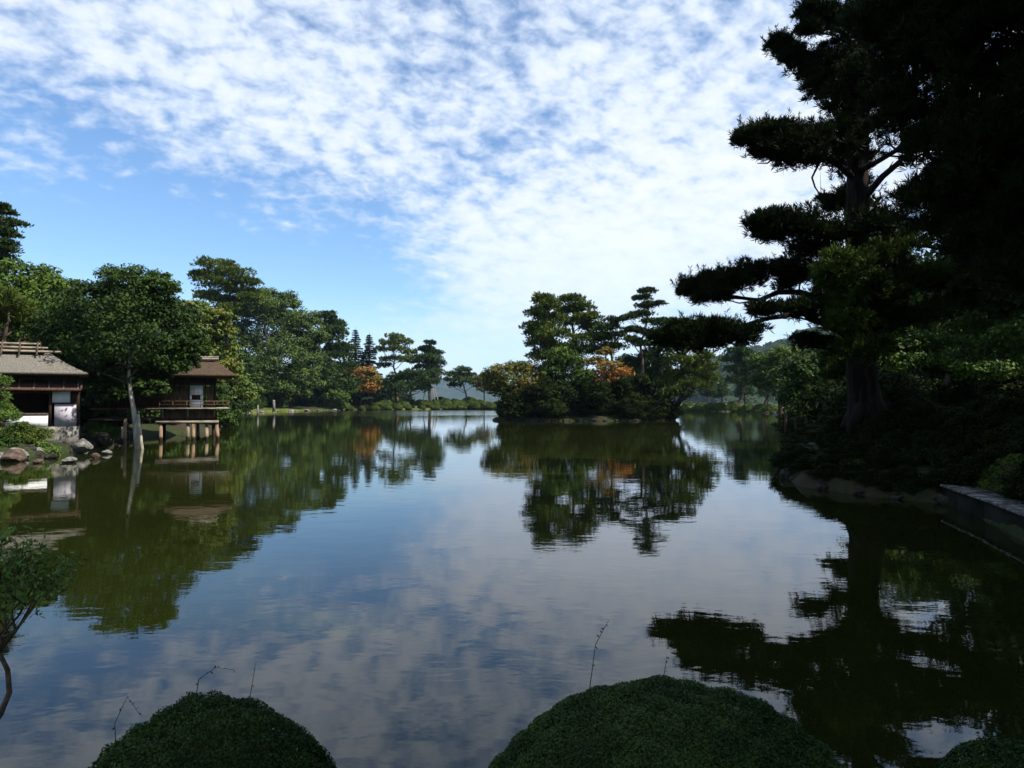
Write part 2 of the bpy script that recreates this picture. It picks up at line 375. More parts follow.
# far hills beyond the garden
def hills(name, pts, depth, base, c1, c2):
    rng = np.random.default_rng(5); xs = np.linspace(pts[0][0], pts[-1][0], 160)
    top = np.interp(xs, [p[0] for p in pts], [p[2] for p in pts]); yy = np.interp(xs, [p[0] for p in pts], [p[1] for p in pts])
    V = []; rows = 14
    for r in range(rows):
        t = r / (rows - 1); prof = math.sin(t * math.pi / 2) if r < rows else 1
        for i, x in enumerate(xs):
            n = .06 * math.sin(i * .35 + r) + .04 * math.sin(i * .9 + r * 2.1) + .03 * rng.random()
            V.append((x * (1 + t * .0), yy[i] + depth * (t - .5), base + (top[i] - base) * prof * (1 + n * (t > .05))))
    n = len(xs); Fq = [(r * n + i, r * n + i + 1, (r + 1) * n + i + 1, (r + 1) * n + i) for r in range(rows - 1) for i in range(n - 1)]
    mat = solid_mat(name + ' forest', c1, c2, .02, .95, bump=1.0, bumpdist=8)
    tag(link(name, mesh_np(name, np.array(V), np.array(Fq), mat, True)), kind='structure')
hills('hills', [(-2200, 3600, -10), (-1300, 3600, 70), (-900, 3600, 96), (-520, 3600, 112), (-300, 3600, 108), (-180, 3600, 120), (-60, 3600, 92), (100, 3600, 70), (400, 3600, 30), (900, 3600, 40), (1500, 3600, 60)], 900, -40, (.012, .022, .012), (.03, .045, .022))
hills('wooded_hill', [(190, 760, -30), (215, 760, 34), (245, 770, 50), (300, 790, 64), (380, 800, 84), (520, 800, 105), (700, 800, 95), (900, 800, 40)], 260, -35, (.010, .020, .008), (.026, .042, .015))

def hill_wood():
    rng = np.random.default_rng(31); hp = [(190, 760, -30), (215, 760, 34), (245, 770, 50), (300, 790, 64), (380, 800, 84), (520, 800, 105), (700, 800, 95)]
    n = 2600; x = rng.uniform(205, 640, n); t = rng.random(n); top = np.interp(x, [p[0] for p in hp], [p[2] for p in hp]); y = np.interp(x, [p[0] for p in hp], [p[1] for p in hp]) + 260 * (t - .5)
    C = np.stack([x, y, -35 + (top + 35) * np.sin(t * math.pi / 2) + 1], 1); R_ = rng.uniform(3, 6.5, (n, 1)) * np.array([1, 1, .9])
    V, Fq = rhombi(*leaves_on(rng, C, R_, 30, 2.6, .8, .3, .5, .9)); tag(link('hill_forest', mesh_np('hill_forest', V, Fq, M['leaf_dark'])), 'dark wood covering the low hill beyond the right shore', 'woodland', kind='stuff')
hill_wood()
# ------------------------------------------------------------------ trees
def broad_crown(seed, lobes, leaf, dens, clump=.36):
    rng = np.random.default_rng(seed); CC, RR = [], []
    for (x, y, z, rx, ry, rz) in lobes:
        cr0 = clump * (rx * ry * rz) ** (1 / 3)
        n = int(max(7, 2.0 * (rx * ry + ry * rz + rx * rz) / (cr0 ** 2) * 1.15))
        u = rng.normal(size=(n, 3)); u[:, 2] += .25; u = unit(u)
        rad = rng.uniform(.45, 1.05, (n, 1)); c = np.array([x, y, z]) + u * np.array([rx, ry, rz]) * rad
        cr = cr0 * rng.uniform(.7, 1.35, (n, 1))
        CC.append(c); RR.append(cr * np.array([1.15, 1.15, .72]))
    CC = np.vstack(CC); RR = np.vstack(RR)
    area = float(np.mean(RR[:, 0] * RR[:, 2])) * 3.1
    n = int(max(8, 1.5 * dens * area / (leaf * leaf * .6)))
    return leaves_on(rng, CC, RR, n, leaf), CC
def pine_crown(seed, pads, length, dens, k=5, width=.3, lump=.45):
    rng = np.random.default_rng(seed); CC, RR = [], []
    for (x, y, z, rx, ry, rz) in pads:
        n = int(max(5, 5.5 * rx * ry / max(rz, .25 * rx) ** 2 * .5 + 5)); n = min(n, 26)
        a = rng.random(n) * 2 * math.pi; q = np.sqrt(rng.random(n)) * .86
        c = np.stack([x + np.cos(a) * q * rx, y + np.sin(a) * q * ry, z + rng.normal(size=n) * rz * .28 + (1 - q ** 2) * rz * .35 - .1 * rz], 1)
        s = rng.uniform(.75, 1.3, (n, 1)) * math.sqrt(rx * ry) * lump
        CC.append(c); RR.append(np.hstack([s, s, np.minimum(s * .55, rz * rng.uniform(.55, .9, (n, 1)))]))
    CC = np.vstack(CC); RR = np.vstack(RR)
    area = float(np.mean(RR[:, 0] * RR[:, 2])) * 3.1
    n = int(max(5, 1.35 * dens * area / (length * length * width * k * .5)))
    return needles_on(rng, CC, RR, n, length, k, width, .7, .3), CC
def wig(rng, a, b, n, amp):
    t = np.linspace(0, 1, n)[:, None]; P = np.asarray(a) * (1 - t) + np.asarray(b) * t
    w = rng.normal(size=(n, 3)) * amp; w[0] = 0; w[-1] = 0; w[:, 2] *= .4
    return P + w
def tree(kind, name, label, cat, loc, lobes, mat, bark, leaf=.2, dens=1.2, seed=1, trunk_r=.25, top=None, group=None, limbs=14, lean=None, wob=1.0, lo=.25, clump=.36, k=5, width=.3, lump=.45):
    """lobes are (x,y,z,rx,ry,rz) relative to the foot of the trunk at loc"""
    rng = np.random.default_rng(seed + 1000)
    if kind == 'broad': (C, D, S, ln, wd), CC = broad_crown(seed, lobes, leaf, dens, clump)
    else: (C, D, S, ln, wd), CC = pine_crown(seed, lobes, leaf, dens, k, width, lump)
    root = thing(name, label, cat, loc, group)
    V, Fq = rhombi(C, D, S, ln, wd)
    link('crown', mesh_np('crown', V, Fq, mat), root)
    zs = [l[2] for l in lobes]; ztop = max(zs)
    if top is None:
        hi = max(lobes, key=lambda l: l[2]); top = (hi[0], hi[1], hi[2])
    b = MB(); n = 9; P = wig(rng, (0, 0, -.5), top, n, .03 * ztop * .5 * wob)
    if lean is not None: P[1:-1] += np.sin(np.linspace(0, math.pi, n))[1:-1, None] * np.array(lean)
    t = np.linspace(0, 1, n); R = trunk_r * (1.25 - t * 1.1) + trunk_r * .35 * np.exp(-t * 12); b.tube(P, R, 8)
    tb = b; b = MB()
    order = sorted(range(len(lobes)), key=lambda i: -lobes[i][3])[:limbs]
    for i in order:
        l = lobes[i]; c = np.array(l[:3]); tz = max(lo, min(.93, (c[2] - .35 * math.hypot(c[0], c[1]) - .1 * ztop) / (top[2] + .01)))
        s = np.array([np.interp(tz, t, P[:, j]) for j in range(3)]); r0 = float(np.interp(tz, t, R)) * .55
        e = c - np.array([0, 0, l[5] * .25])
        b.tube(wig(rng, s, e, 6, .05 * np.linalg.norm(e - s)), np.linspace(max(r0, .03), .03, 6), 6)
        for j in range(2):
            m_ = s * .35 + e * .65; q = c + rng.normal(size=3) * np.array(l[3:]) * .5
            b.tube(wig(rng, m_, q, 4, .04 * np.linalg.norm(q - m_)), np.linspace(max(r0 * .4, .02), .015, 4), 4)
    b.build('boughs', M['bark'] if bark is M['bark_pale'] else bark, root, smooth=True)
    tb.build('trunk', bark, root, smooth=True)
    return root
def px_lobes(lobes, d, base, z0, seed, spread=1.0):
    """lobes measured as angles (px, py, rx, ry[, depth offset]) at distance d -> metres round the foot of the tree, with real depth"""
    rng = random.Random(seed); out = []
    for l in lobes:
        px, py, rx, ry = l[:4]; dy = l[4] if len(l) > 4 else rng.uniform(-1, 1) * spread * rx / F * d
        dd = d + dy
        out.append((X(px, dd) - base[0], dd - base[1], Z(py, dd) - z0, rx / F * d * 1.06, rx / F * d, ry / F * d * 1.12))
    return out
def ptree(kind, name, label, cat, d, foot_px, lobes, mat, bark, z0=None, seed=1, spread=1.0, group=None, foot_d=None, **kw):
    fd = foot_d or d; x, y = X(foot_px, fd), fd; z0 = gz(x, y) if z0 is None else z0
    lb = px_lobes(lobes, d, (x, y), z0, seed, spread)
    return tree(kind, name, label, cat, (x, y, z0), lb, mat, bark, seed=seed, group=group, **kw)
def fir(name, label, cat, loc, h, r, mat, bark, seed=1, leaf=.25, group=None, levels=30):
    rng = np.random.default_rng(seed); root = thing(name, label, cat, loc, group)
    C, D, S, LN, WD = [], [], [], [], []; b = MB()
    b.tube([(0, 0, -.4), (0, 0, h * .5), (0, 0, h)], [r * .09, r * .06, .03], 8)
    for i in range(levels):
        t = i / levels; z = h * (.14 + .84 * t); rr = r * (1 - t) ** .8 * rng.uniform(.85, 1.1) + .2; nb = int(10 - 4 * t)
        for j in range(nb):
            a = rng.random() * 6.283; dr = np.array([math.cos(a), math.sin(a), -.10 - .18 * (1 - t)]); L_ = rr * rng.uniform(.75, 1.1)
            e = np.array([0, 0, z]) + dr * L_ + np.array([0, 0, .12 * L_])
            b.tube([(0, 0, z), tuple((np.array([0, 0, z]) + e) / 2 - (0, 0, .0)), tuple(e)], [.05, .03, .012], 4)
            n = int(max(20, 130 * L_ / r * (r / 3)))
            q = rng.random((n, 1)) ** .7; P = np.array([0, 0, z]) * (1 - q) + e * q
            sd = np.array([-math.sin(a), math.cos(a), 0]); off = rng.normal(size=(n, 1)) * .16 * L_ * (1.1 - q); P = P + sd * off + rng.normal(size=(n, 3)) * .05 * r * .3
            dd = unit(dr + sd * np.sign(off) * .8 + rng.normal(size=(n, 3)) * .3 + np.array([0, 0, .1])); ss = unit(np.cross(dd, np.array([0, 0, 1.]) + rng.normal(size=(n, 3)) * .4))
            C.append(P); D.append(dd); S.append(ss); l_ = leaf * rng.uniform(.8, 1.6, n); LN.append(l_ * 1.6); WD.append(l_ * .5)
    V, Fq = rhombi(np.vstack(C), np.vstack(D), np.vstack(S), np.concatenate(LN), np.concatenate(WD))
    link('crown', mesh_np('crown', V, Fq, mat), root); b.build('trunk', bark, root, smooth=True)
    return root
#@@TREES
# ---- left bank
ptree('broad', 'lakeside_tree', 'big dark spreading tree with pale straight trunk standing in the water beside the tea house', 'tree', 38.5, 139,
    [(125, 283, 27, 17, 0), (157, 290, 19, 14, -1), (96, 298, 26, 18, 1), (68, 318, 27, 21, 2), (125, 318, 42, 22, -1), (168, 318, 25, 16, 0), (188, 345, 17, 13, -1.5),
     (150, 348, 34, 17, -2), (100, 346, 34, 19, 1), (62, 345, 24, 17, 2), (128, 362, 26, 12, 1), (172, 362, 18, 10, 1), (90, 372, 24, 12, 3), (150, 372, 22, 9, 2), (112, 376, 20, 9, 3), (70, 362, 18, 12, 3), (185, 362, 14, 8, 2.5), (45, 330, 18, 16, 3), (120, 298, 32, 18, 4), (150, 312, 26, 18, 4), (95, 322, 26, 18, 5), (150, 330, 26, 16, 5), (108, 392, 18, 12, 5), (150, 388, 16, 10, 5), (90, 392, 14, 12, 6)],
    M['leaf_dark'], M['bark_pale'], z0=-.3, seed=11, leaf=.17, dens=1.5, trunk_r=.15, top=(-.75, 0, 7.2), clump=.30, wob=.3, lo=.55, limbs=13)
ptree('broad', 'broadleaf_tree', 'rounded mid-green tree rising behind the roof of the plastered house', 'tree', 52, 20,
    [(8, 288, 26, 24), (38, 286, 20, 18), (64, 292, 16, 13), (28, 318, 34, 26), (-15, 300, 25, 28), (62, 325, 25, 25), (0, 345, 30, 25), (45, 350, 30, 25)],
    M['leaf_mid'], M['bark'], seed=12, leaf=.26, dens=1.2, trunk_r=.35)
ptree('pine', 'layered_pine', 'tall dark pine with flat tiers rising above the trees at the far left edge', 'tree', 62, -6,
    [(-1, 207, 6, 2), (4, 213, 9, 2.2), (10, 224, 13, 2.2), (0, 221, 10, 2.2), (0, 232, 12, 2.5), (8, 236, 8, 2.2), (4, 243, 11, 2.5), (-12, 228, 12, 2.5), (-12, 243, 14, 3), (4, 251, 12, 3), (0, 260, 14, 4), (-8, 270, 20, 6)],
    M['pine'], M['bark'], seed=13, leaf=.32, dens=1.3, trunk_r=.4)
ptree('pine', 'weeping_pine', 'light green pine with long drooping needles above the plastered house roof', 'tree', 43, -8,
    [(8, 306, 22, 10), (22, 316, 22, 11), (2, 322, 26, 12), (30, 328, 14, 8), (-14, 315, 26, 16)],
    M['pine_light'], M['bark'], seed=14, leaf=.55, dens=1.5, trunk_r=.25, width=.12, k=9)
ptree('broad', 'yellowing_tree', 'tree turning yellow at its top, between the spreading waterside tree and the tall camphor', 'tree', 72, 203,
    [(193, 310, 15, 8), (212, 318, 17, 9), (226, 334, 12, 9), (200, 330, 20, 12), (215, 350, 20, 14), (190, 350, 20, 14), (205, 372, 24, 14), (228, 372, 16, 14), (205, 395, 26, 12), (238, 392, 20, 14)],
    M['leaf_yellow'], M['bark'], seed=15, leaf=.30, dens=1.3, trunk_r=.25)
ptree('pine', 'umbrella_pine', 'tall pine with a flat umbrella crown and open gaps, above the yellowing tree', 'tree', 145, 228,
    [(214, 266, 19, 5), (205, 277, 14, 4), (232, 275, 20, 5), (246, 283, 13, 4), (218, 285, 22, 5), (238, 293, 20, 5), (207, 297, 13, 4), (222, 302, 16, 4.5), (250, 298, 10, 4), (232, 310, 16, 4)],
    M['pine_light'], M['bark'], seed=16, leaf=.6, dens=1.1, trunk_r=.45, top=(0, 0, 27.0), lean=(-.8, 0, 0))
ptree('broad', 'camphor_tree', 'massive round-topped grey-green tree on the left shore beyond the tea house', 'tree', 168, 278,
    [(262, 303, 18, 13), (240, 316, 15, 14), (285, 308, 18, 14), (303, 330, 18, 18), (270, 330, 25, 18), (245, 345, 18, 20), (308, 352, 15, 18), (285, 358, 24, 20), (258, 372, 22, 18), (300, 380, 20, 14), (240, 380, 18, 18), (272, 390, 26, 10)],
    M['leaf_grey'], M['bark'], seed=17, leaf=.46, dens=1.7, trunk_r=.7, clump=.34)
ptree('pine', 'dark_pine', 'dark many-tiered pine standing against the right side of the round camphor', 'tree', 184, 334,
    [(326, 317, 9, 3), (330, 324, 12, 3.5), (335, 333, 13, 3.5), (326, 341, 15, 4), (340, 349, 13, 4), (330, 357, 19, 5), (338, 367, 17, 5), (326, 377, 22, 6), (342, 386, 18, 5), (330, 392, 18, 5)],
    M['pine'], M['bark'], seed=18, leaf=.8, dens=1.3, trunk_r=.45)
for i, (px, py, r) in enumerate(((355, 327, 4.8), (369, 332, 5.0))):
    d = 200; h = Z(py, d) - gz(X(px, d), d)
    fir('fir_tree', ('pointed fir with drooping boughs, left and taller of the twin firs', 'pointed fir with drooping boughs, right and shorter of the twin firs')[i], 'tree', (X(px, d), d, gz(X(px, d), d)), h, r, M['fir'], M['bark'], 20 + i, .5, 'twin firs behind the orange maple')
ptree('broad', 'orange_maple', 'orange and red maple on the far left shore in front of the twin firs', 'tree', 189, 360,
    [(352, 374, 11, 5), (366, 372, 10, 4.5), (375, 380, 8, 5), (358, 382, 14, 6), (370, 387, 12, 5), (350, 388, 10, 6)],
    M['leaf_orange'], M['bark'], seed=22, leaf=.55, dens=1.3, trunk_r=.25)
ptree('broad', 'small_maple', 'small green maple with a few yellow sprays beside the orange maple', 'tree', 180, 336,
    [(330, 384, 14, 6), (345, 388, 12, 6), (322, 392, 12, 7), (338, 396, 14, 5)], M['leaf_mid'], M['bark'], seed=23, leaf=.5, dens=1.3, trunk_r=.25)
ptree('pine', 'red_trunk_pine', 'pine with bare reddish trunk and open lopsided crown on the far shore', 'tree', 208, 398,
    [(396, 338, 9, 3), (388, 344, 9, 3), (404, 343, 8, 3), (383, 351, 8, 3), (397, 350, 11, 3.5), (410, 354, 7, 3), (404, 360, 9, 3), (389, 360, 8, 3), (414, 363, 6, 3), (384, 366, 6, 2.5)],
    M['pine_light'], M['bark_red'], seed=24, leaf=.8, dens=1.2, trunk_r=.42, top=(-1.0, 0, 18.5), lean=(-.6, 0, 0), limbs=8)
ptree('pine', 'conical_pine', 'neat conical pine with dense tiers and timber props on the far shore', 'tree', 209, 430,
    [(430, 344, 5, 2.2), (427, 350, 8, 2.5), (434, 354, 8, 2.5), (428, 359, 12, 2.8), (434, 364, 11, 2.8), (427, 369, 13, 3), (433, 374, 13, 3), (428, 379, 12, 2.8)],
    M['pine'], M['bark'], seed=25, leaf=.7, dens=1.5, trunk_r=.42)
ptree('pine', 'low_pine', 'low wide pine in front of the conical pine, to its left', 'tree', 203, 408,
    [(400, 380, 12, 4), (412, 376, 12, 4), (424, 382, 12, 4), (390, 386, 12, 5), (406, 389, 16, 5), (422, 388, 10, 4), (380, 388, 10, 5)], M['pine'], M['bark'], seed=26, leaf=.7, dens=1.4, trunk_r=.3)
ptree('pine', 'propped_pine', 'small rounded pine on thin trunk standing alone before the distant hills', 'tree', 211, 467,
    [(462, 371, 8, 2.6), (455, 376, 9, 2.8), (470, 376, 7, 2.8), (450, 381, 6, 2.6), (464, 381, 10, 3), (475, 384, 6, 2.6), (455, 386, 6, 2.5)], M['pine'], M['bark'], seed=27, leaf=.7, dens=1.3, trunk_r=.25)
ptree('broad', 'shore_maple', 'small reddening tree between the propped pine and the island', 'tree', 210, 482,
    [(478, 380, 6, 4), (486, 377, 6, 4), (482, 386, 9, 5), (492, 384, 8, 5)], M['leaf_gold'], M['bark'], seed=28, leaf=.6, dens=1.2, trunk_r=.2)
# ---- island
IZ = None
ptree('broad', 'golden_maple', 'wide maple turning gold at the left tip of the island', 'tree', 93.5, 516,
    [(503, 371, 15, 6), (490, 378, 9, 6), (518, 368, 14, 6), (535, 372, 13, 6), (510, 381, 20, 7), (530, 384, 18, 8), (497, 388, 12, 6), (545, 378, 12, 8), (520, 394, 18, 6)],
    M['leaf_gold'], M['bark'], seed=31, leaf=.30, dens=1.1, trunk_r=.22)
ptree('pine', 'island_pine', 'tall full pine with rounded head at the left of the island grove', 'tree', 95, 552,
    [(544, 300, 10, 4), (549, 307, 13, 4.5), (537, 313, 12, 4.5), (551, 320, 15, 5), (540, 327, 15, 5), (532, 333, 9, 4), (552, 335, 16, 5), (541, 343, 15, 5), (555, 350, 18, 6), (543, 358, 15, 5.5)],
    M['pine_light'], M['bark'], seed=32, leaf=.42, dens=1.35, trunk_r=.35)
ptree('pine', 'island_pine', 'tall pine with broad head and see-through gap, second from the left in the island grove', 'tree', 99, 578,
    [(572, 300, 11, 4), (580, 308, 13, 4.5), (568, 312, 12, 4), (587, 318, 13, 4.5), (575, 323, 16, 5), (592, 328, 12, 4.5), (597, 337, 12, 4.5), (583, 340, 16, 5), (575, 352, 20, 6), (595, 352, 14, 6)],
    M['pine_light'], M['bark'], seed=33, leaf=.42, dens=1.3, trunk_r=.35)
ptree('pine', 'island_pine', 'shorter pale pine left of the slender tiered pine on the island', 'tree', 97, 612,
    [(613, 322, 9, 3.5), (608, 329, 13, 4), (616, 336, 11, 4), (604, 341, 13, 4), (614, 348, 12, 4), (602, 352, 12, 5)],
    M['pine'], M['bark'], seed=34, leaf=.42, dens=1.1, trunk_r=.26)
ptree('broad', 'bright_tree', 'rounded fresh-green tree low in front of the tall island pines', 'tree', 91.5, 566,
    [(560, 356, 15, 7), (573, 364, 17, 9), (553, 370, 16, 9), (566, 380, 24, 9), (585, 378, 13, 8), (548, 384, 14, 8)], M['leaf_mid'], M['bark'], seed=35, leaf=.28, dens=1.3, trunk_r=.2)
ptree('pine', 'tiered_pine', 'slender leaning pine with separate flat cloud tiers, tallest on the island', 'tree', 93, 640,
    [(648, 291.5, 9, 2.0, 0), (641, 298.5, 9, 2.2, .4), (654, 304.5, 10, 2.2, 0), (644, 307, 8, 2, .5), (630, 318, 10, 3, 0), (643, 315, 11, 2.8, .5), (652, 322, 9, 2.4, -.4), (634, 330, 9, 2.4, .3), (648, 333, 10, 2.6, .5), (632, 341, 9, 2.8, 0), (645, 345, 12, 3, .5)],
    M['pine'], M['bark'], seed=36, leaf=.36, dens=1.5, trunk_r=.28, top=(1.0, 0, 14.6), lean=(-.3, 0, 0), limbs=11)
ptree('broad', 'orange_maple', 'bright orange maple in flat sprays at the middle of the island', 'tree', 90.5, 606,
    [(596, 361, 12, 4), (608, 366, 15, 4.5), (622, 372, 11, 4), (600, 374, 13, 4), (612, 379, 13, 4), (592, 383, 10, 4), (606, 352, 8, 3.5)], M['leaf_orange'], M['bark'], seed=37, leaf=.28, dens=1.1, trunk_r=.2)
ptree('pine', 'spreading_pine', 'broad dark pine at the right of the island behind the near pine bough', 'tree', 95, 668,
    [(668, 325, 12, 5), (680, 330, 13, 5), (662, 338, 15, 6), (682, 343, 17, 6), (664, 352, 18, 7), (650, 362, 16, 8), (640, 375, 16, 8)], M['pine'], M['bark'], seed=38, leaf=.42, dens=1.3, trunk_r=.3)
ptree('pine', 'drooping_pine', 'sunlit yellow-green pine leaning over the water at the island right end', 'tree', 92, 672,
    [(690, 350, 14, 6), (702, 358, 12, 5), (684, 362, 16, 6), (704, 368, 14, 5), (690, 374, 20, 6), (675, 382, 16, 6), (708, 379, 11, 4), (694, 386, 18, 5), (672, 394, 14, 5)],
    M['pine_light'], M['bark'], seed=39, leaf=.42, dens=1.3, trunk_r=.28)
ptree('broad', 'evergreen_tree', 'dark evergreen tree behind the slender tiered pine, filling the grove', 'tree', 99, 652, [(648, 362, 16, 10), (658, 374, 18, 12), (640, 378, 16, 12), (628, 366, 14, 10), (655, 390, 20, 12), (668, 382, 14, 12)], M['leaf_dark'], M['bark'], seed=131, leaf=.3, dens=1.3, trunk_r=.2)
for i, (px, d, lb) in enumerate((
        (520, 90.5, [(512, 398, 14, 9), (530, 396, 14, 11), (504, 408, 8, 8), (520, 410, 16, 8)]),
        (556, 89.5, [(545, 392, 14, 12), (562, 396, 15, 12), (552, 408, 18, 8)]),
        (592, 89.5, [(582, 394, 13, 12), (598, 394, 13, 12), (590, 408, 18, 8)]),
        (632, 90, [(622, 390, 14, 13), (640, 388, 14, 14), (630, 405, 18, 10)]),
        (656, 91, [(650, 400, 13, 10), (662, 402, 10, 8), (655, 410, 12, 7)]))):
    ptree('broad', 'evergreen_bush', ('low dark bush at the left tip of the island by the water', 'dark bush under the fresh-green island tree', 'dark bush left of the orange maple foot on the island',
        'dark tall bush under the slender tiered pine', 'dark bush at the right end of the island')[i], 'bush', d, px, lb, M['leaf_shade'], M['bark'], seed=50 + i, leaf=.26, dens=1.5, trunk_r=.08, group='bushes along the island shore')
# ---- far right shore
ptree('pine', 'lone_pine', 'dark upright pine standing alone on the far right shore', 'tree', 160, 740,
    [(741, 346, 6, 2.6), (738, 352, 10, 3), (746, 356, 9, 3), (735, 361, 12, 3.5), (747, 366, 11, 3.5), (737, 371, 13, 4), (749, 376, 11, 4), (738, 381, 12, 4)], M['pine'], M['bark'], seed=41, leaf=.7, dens=1.4, trunk_r=.35)
ptree('pine', 'shore_pine', 'spreading pine right of the lone pine, low dark tiers on the right shore', 'tree', 150, 762,
    [(757, 362, 10, 3.5), (768, 366, 11, 3.5), (752, 372, 12, 4), (766, 376, 14, 4.5), (755, 383, 12, 4), (772, 386, 13, 5), (778, 360, 9, 3)], M['pine'], M['bark'], seed=141, leaf=.6, dens=1.3, trunk_r=.3)
ptree('broad', 'shore_tree', 'wide dark green tree right of the lone pine on the right shore', 'tree', 118, 778,
    [(765, 362, 14, 8), (785, 357, 17, 10), (803, 360, 15, 12), (775, 376, 18, 10), (796, 378, 18, 12), (760, 380, 10, 7), (812, 382, 16, 14)], M['leaf_mid'], M['bark'], seed=42, leaf=.4, dens=1.3, trunk_r=.35)
ptree('broad', 'shore_tree', 'dark evergreen tree low over the water left of the big pine trunk', 'tree', 62, 822,
    [(800, 372, 18, 14), (826, 360, 22, 16), (812, 390, 24, 14), (840, 385, 24, 18), (795, 398, 16, 10), (850, 350, 20, 16), (825, 405, 22, 9)], M['leaf_dark'], M['bark'], seed=43, leaf=.28, dens=1.5, trunk_r=.3)
# ---- right bank, behind the big pine
for i, (px, d, lb, mt) in enumerate((
        (905, 40, [(895, 350, 26, 8), (930, 342, 28, 8), (910, 362, 34, 8), (880, 335, 25, 9), (905, 320, 30, 12), (940, 365, 20, 8)], 'leaf_mid'),
        (960, 46, [(950, 318, 30, 14), (985, 310, 30, 14), (970, 335, 40, 14), (925, 300, 30, 16), (1010, 330, 30, 16)], 'leaf_light'),
        (1015, 38, [(1000, 350, 32, 14), (1030, 335, 30, 16), (1050, 360, 30, 18), (985, 372, 30, 10), (1015, 378, 34, 8)], 'leaf_mid'),
        (940, 70, [(930, 290, 30, 16), (900, 270, 34, 18), (960, 270, 34, 20), (900, 310, 34, 20), (1000, 280, 36, 22), (870, 300, 30, 20), (940, 330, 50, 30), (870, 350, 30, 30)], 'leaf_dark'),
        (1010, 60, [(1000, 240, 36, 20), (1040, 230, 36, 26), (1020, 280, 50, 30), (1060, 300, 50, 40), (1000, 330, 50, 30)], 'leaf_mid'))):
    ptree('broad', 'garden_maple', ('green maple with flat sprays just right of the big pine trunk', 'bright green tree behind the flat-sprayed maple', 'spreading green tree at the right edge above the clipped bush',
        'dark tall tree filling the gap behind the big pine', 'tall green tree at the right edge, under the overhanging pine boughs')[i], 'tree', d, px, lb, M[mt], M['bark'], seed=60 + i, leaf=.20 if d < 50 else .3, dens=1.0, trunk_r=.16, group='trees on the right bank')

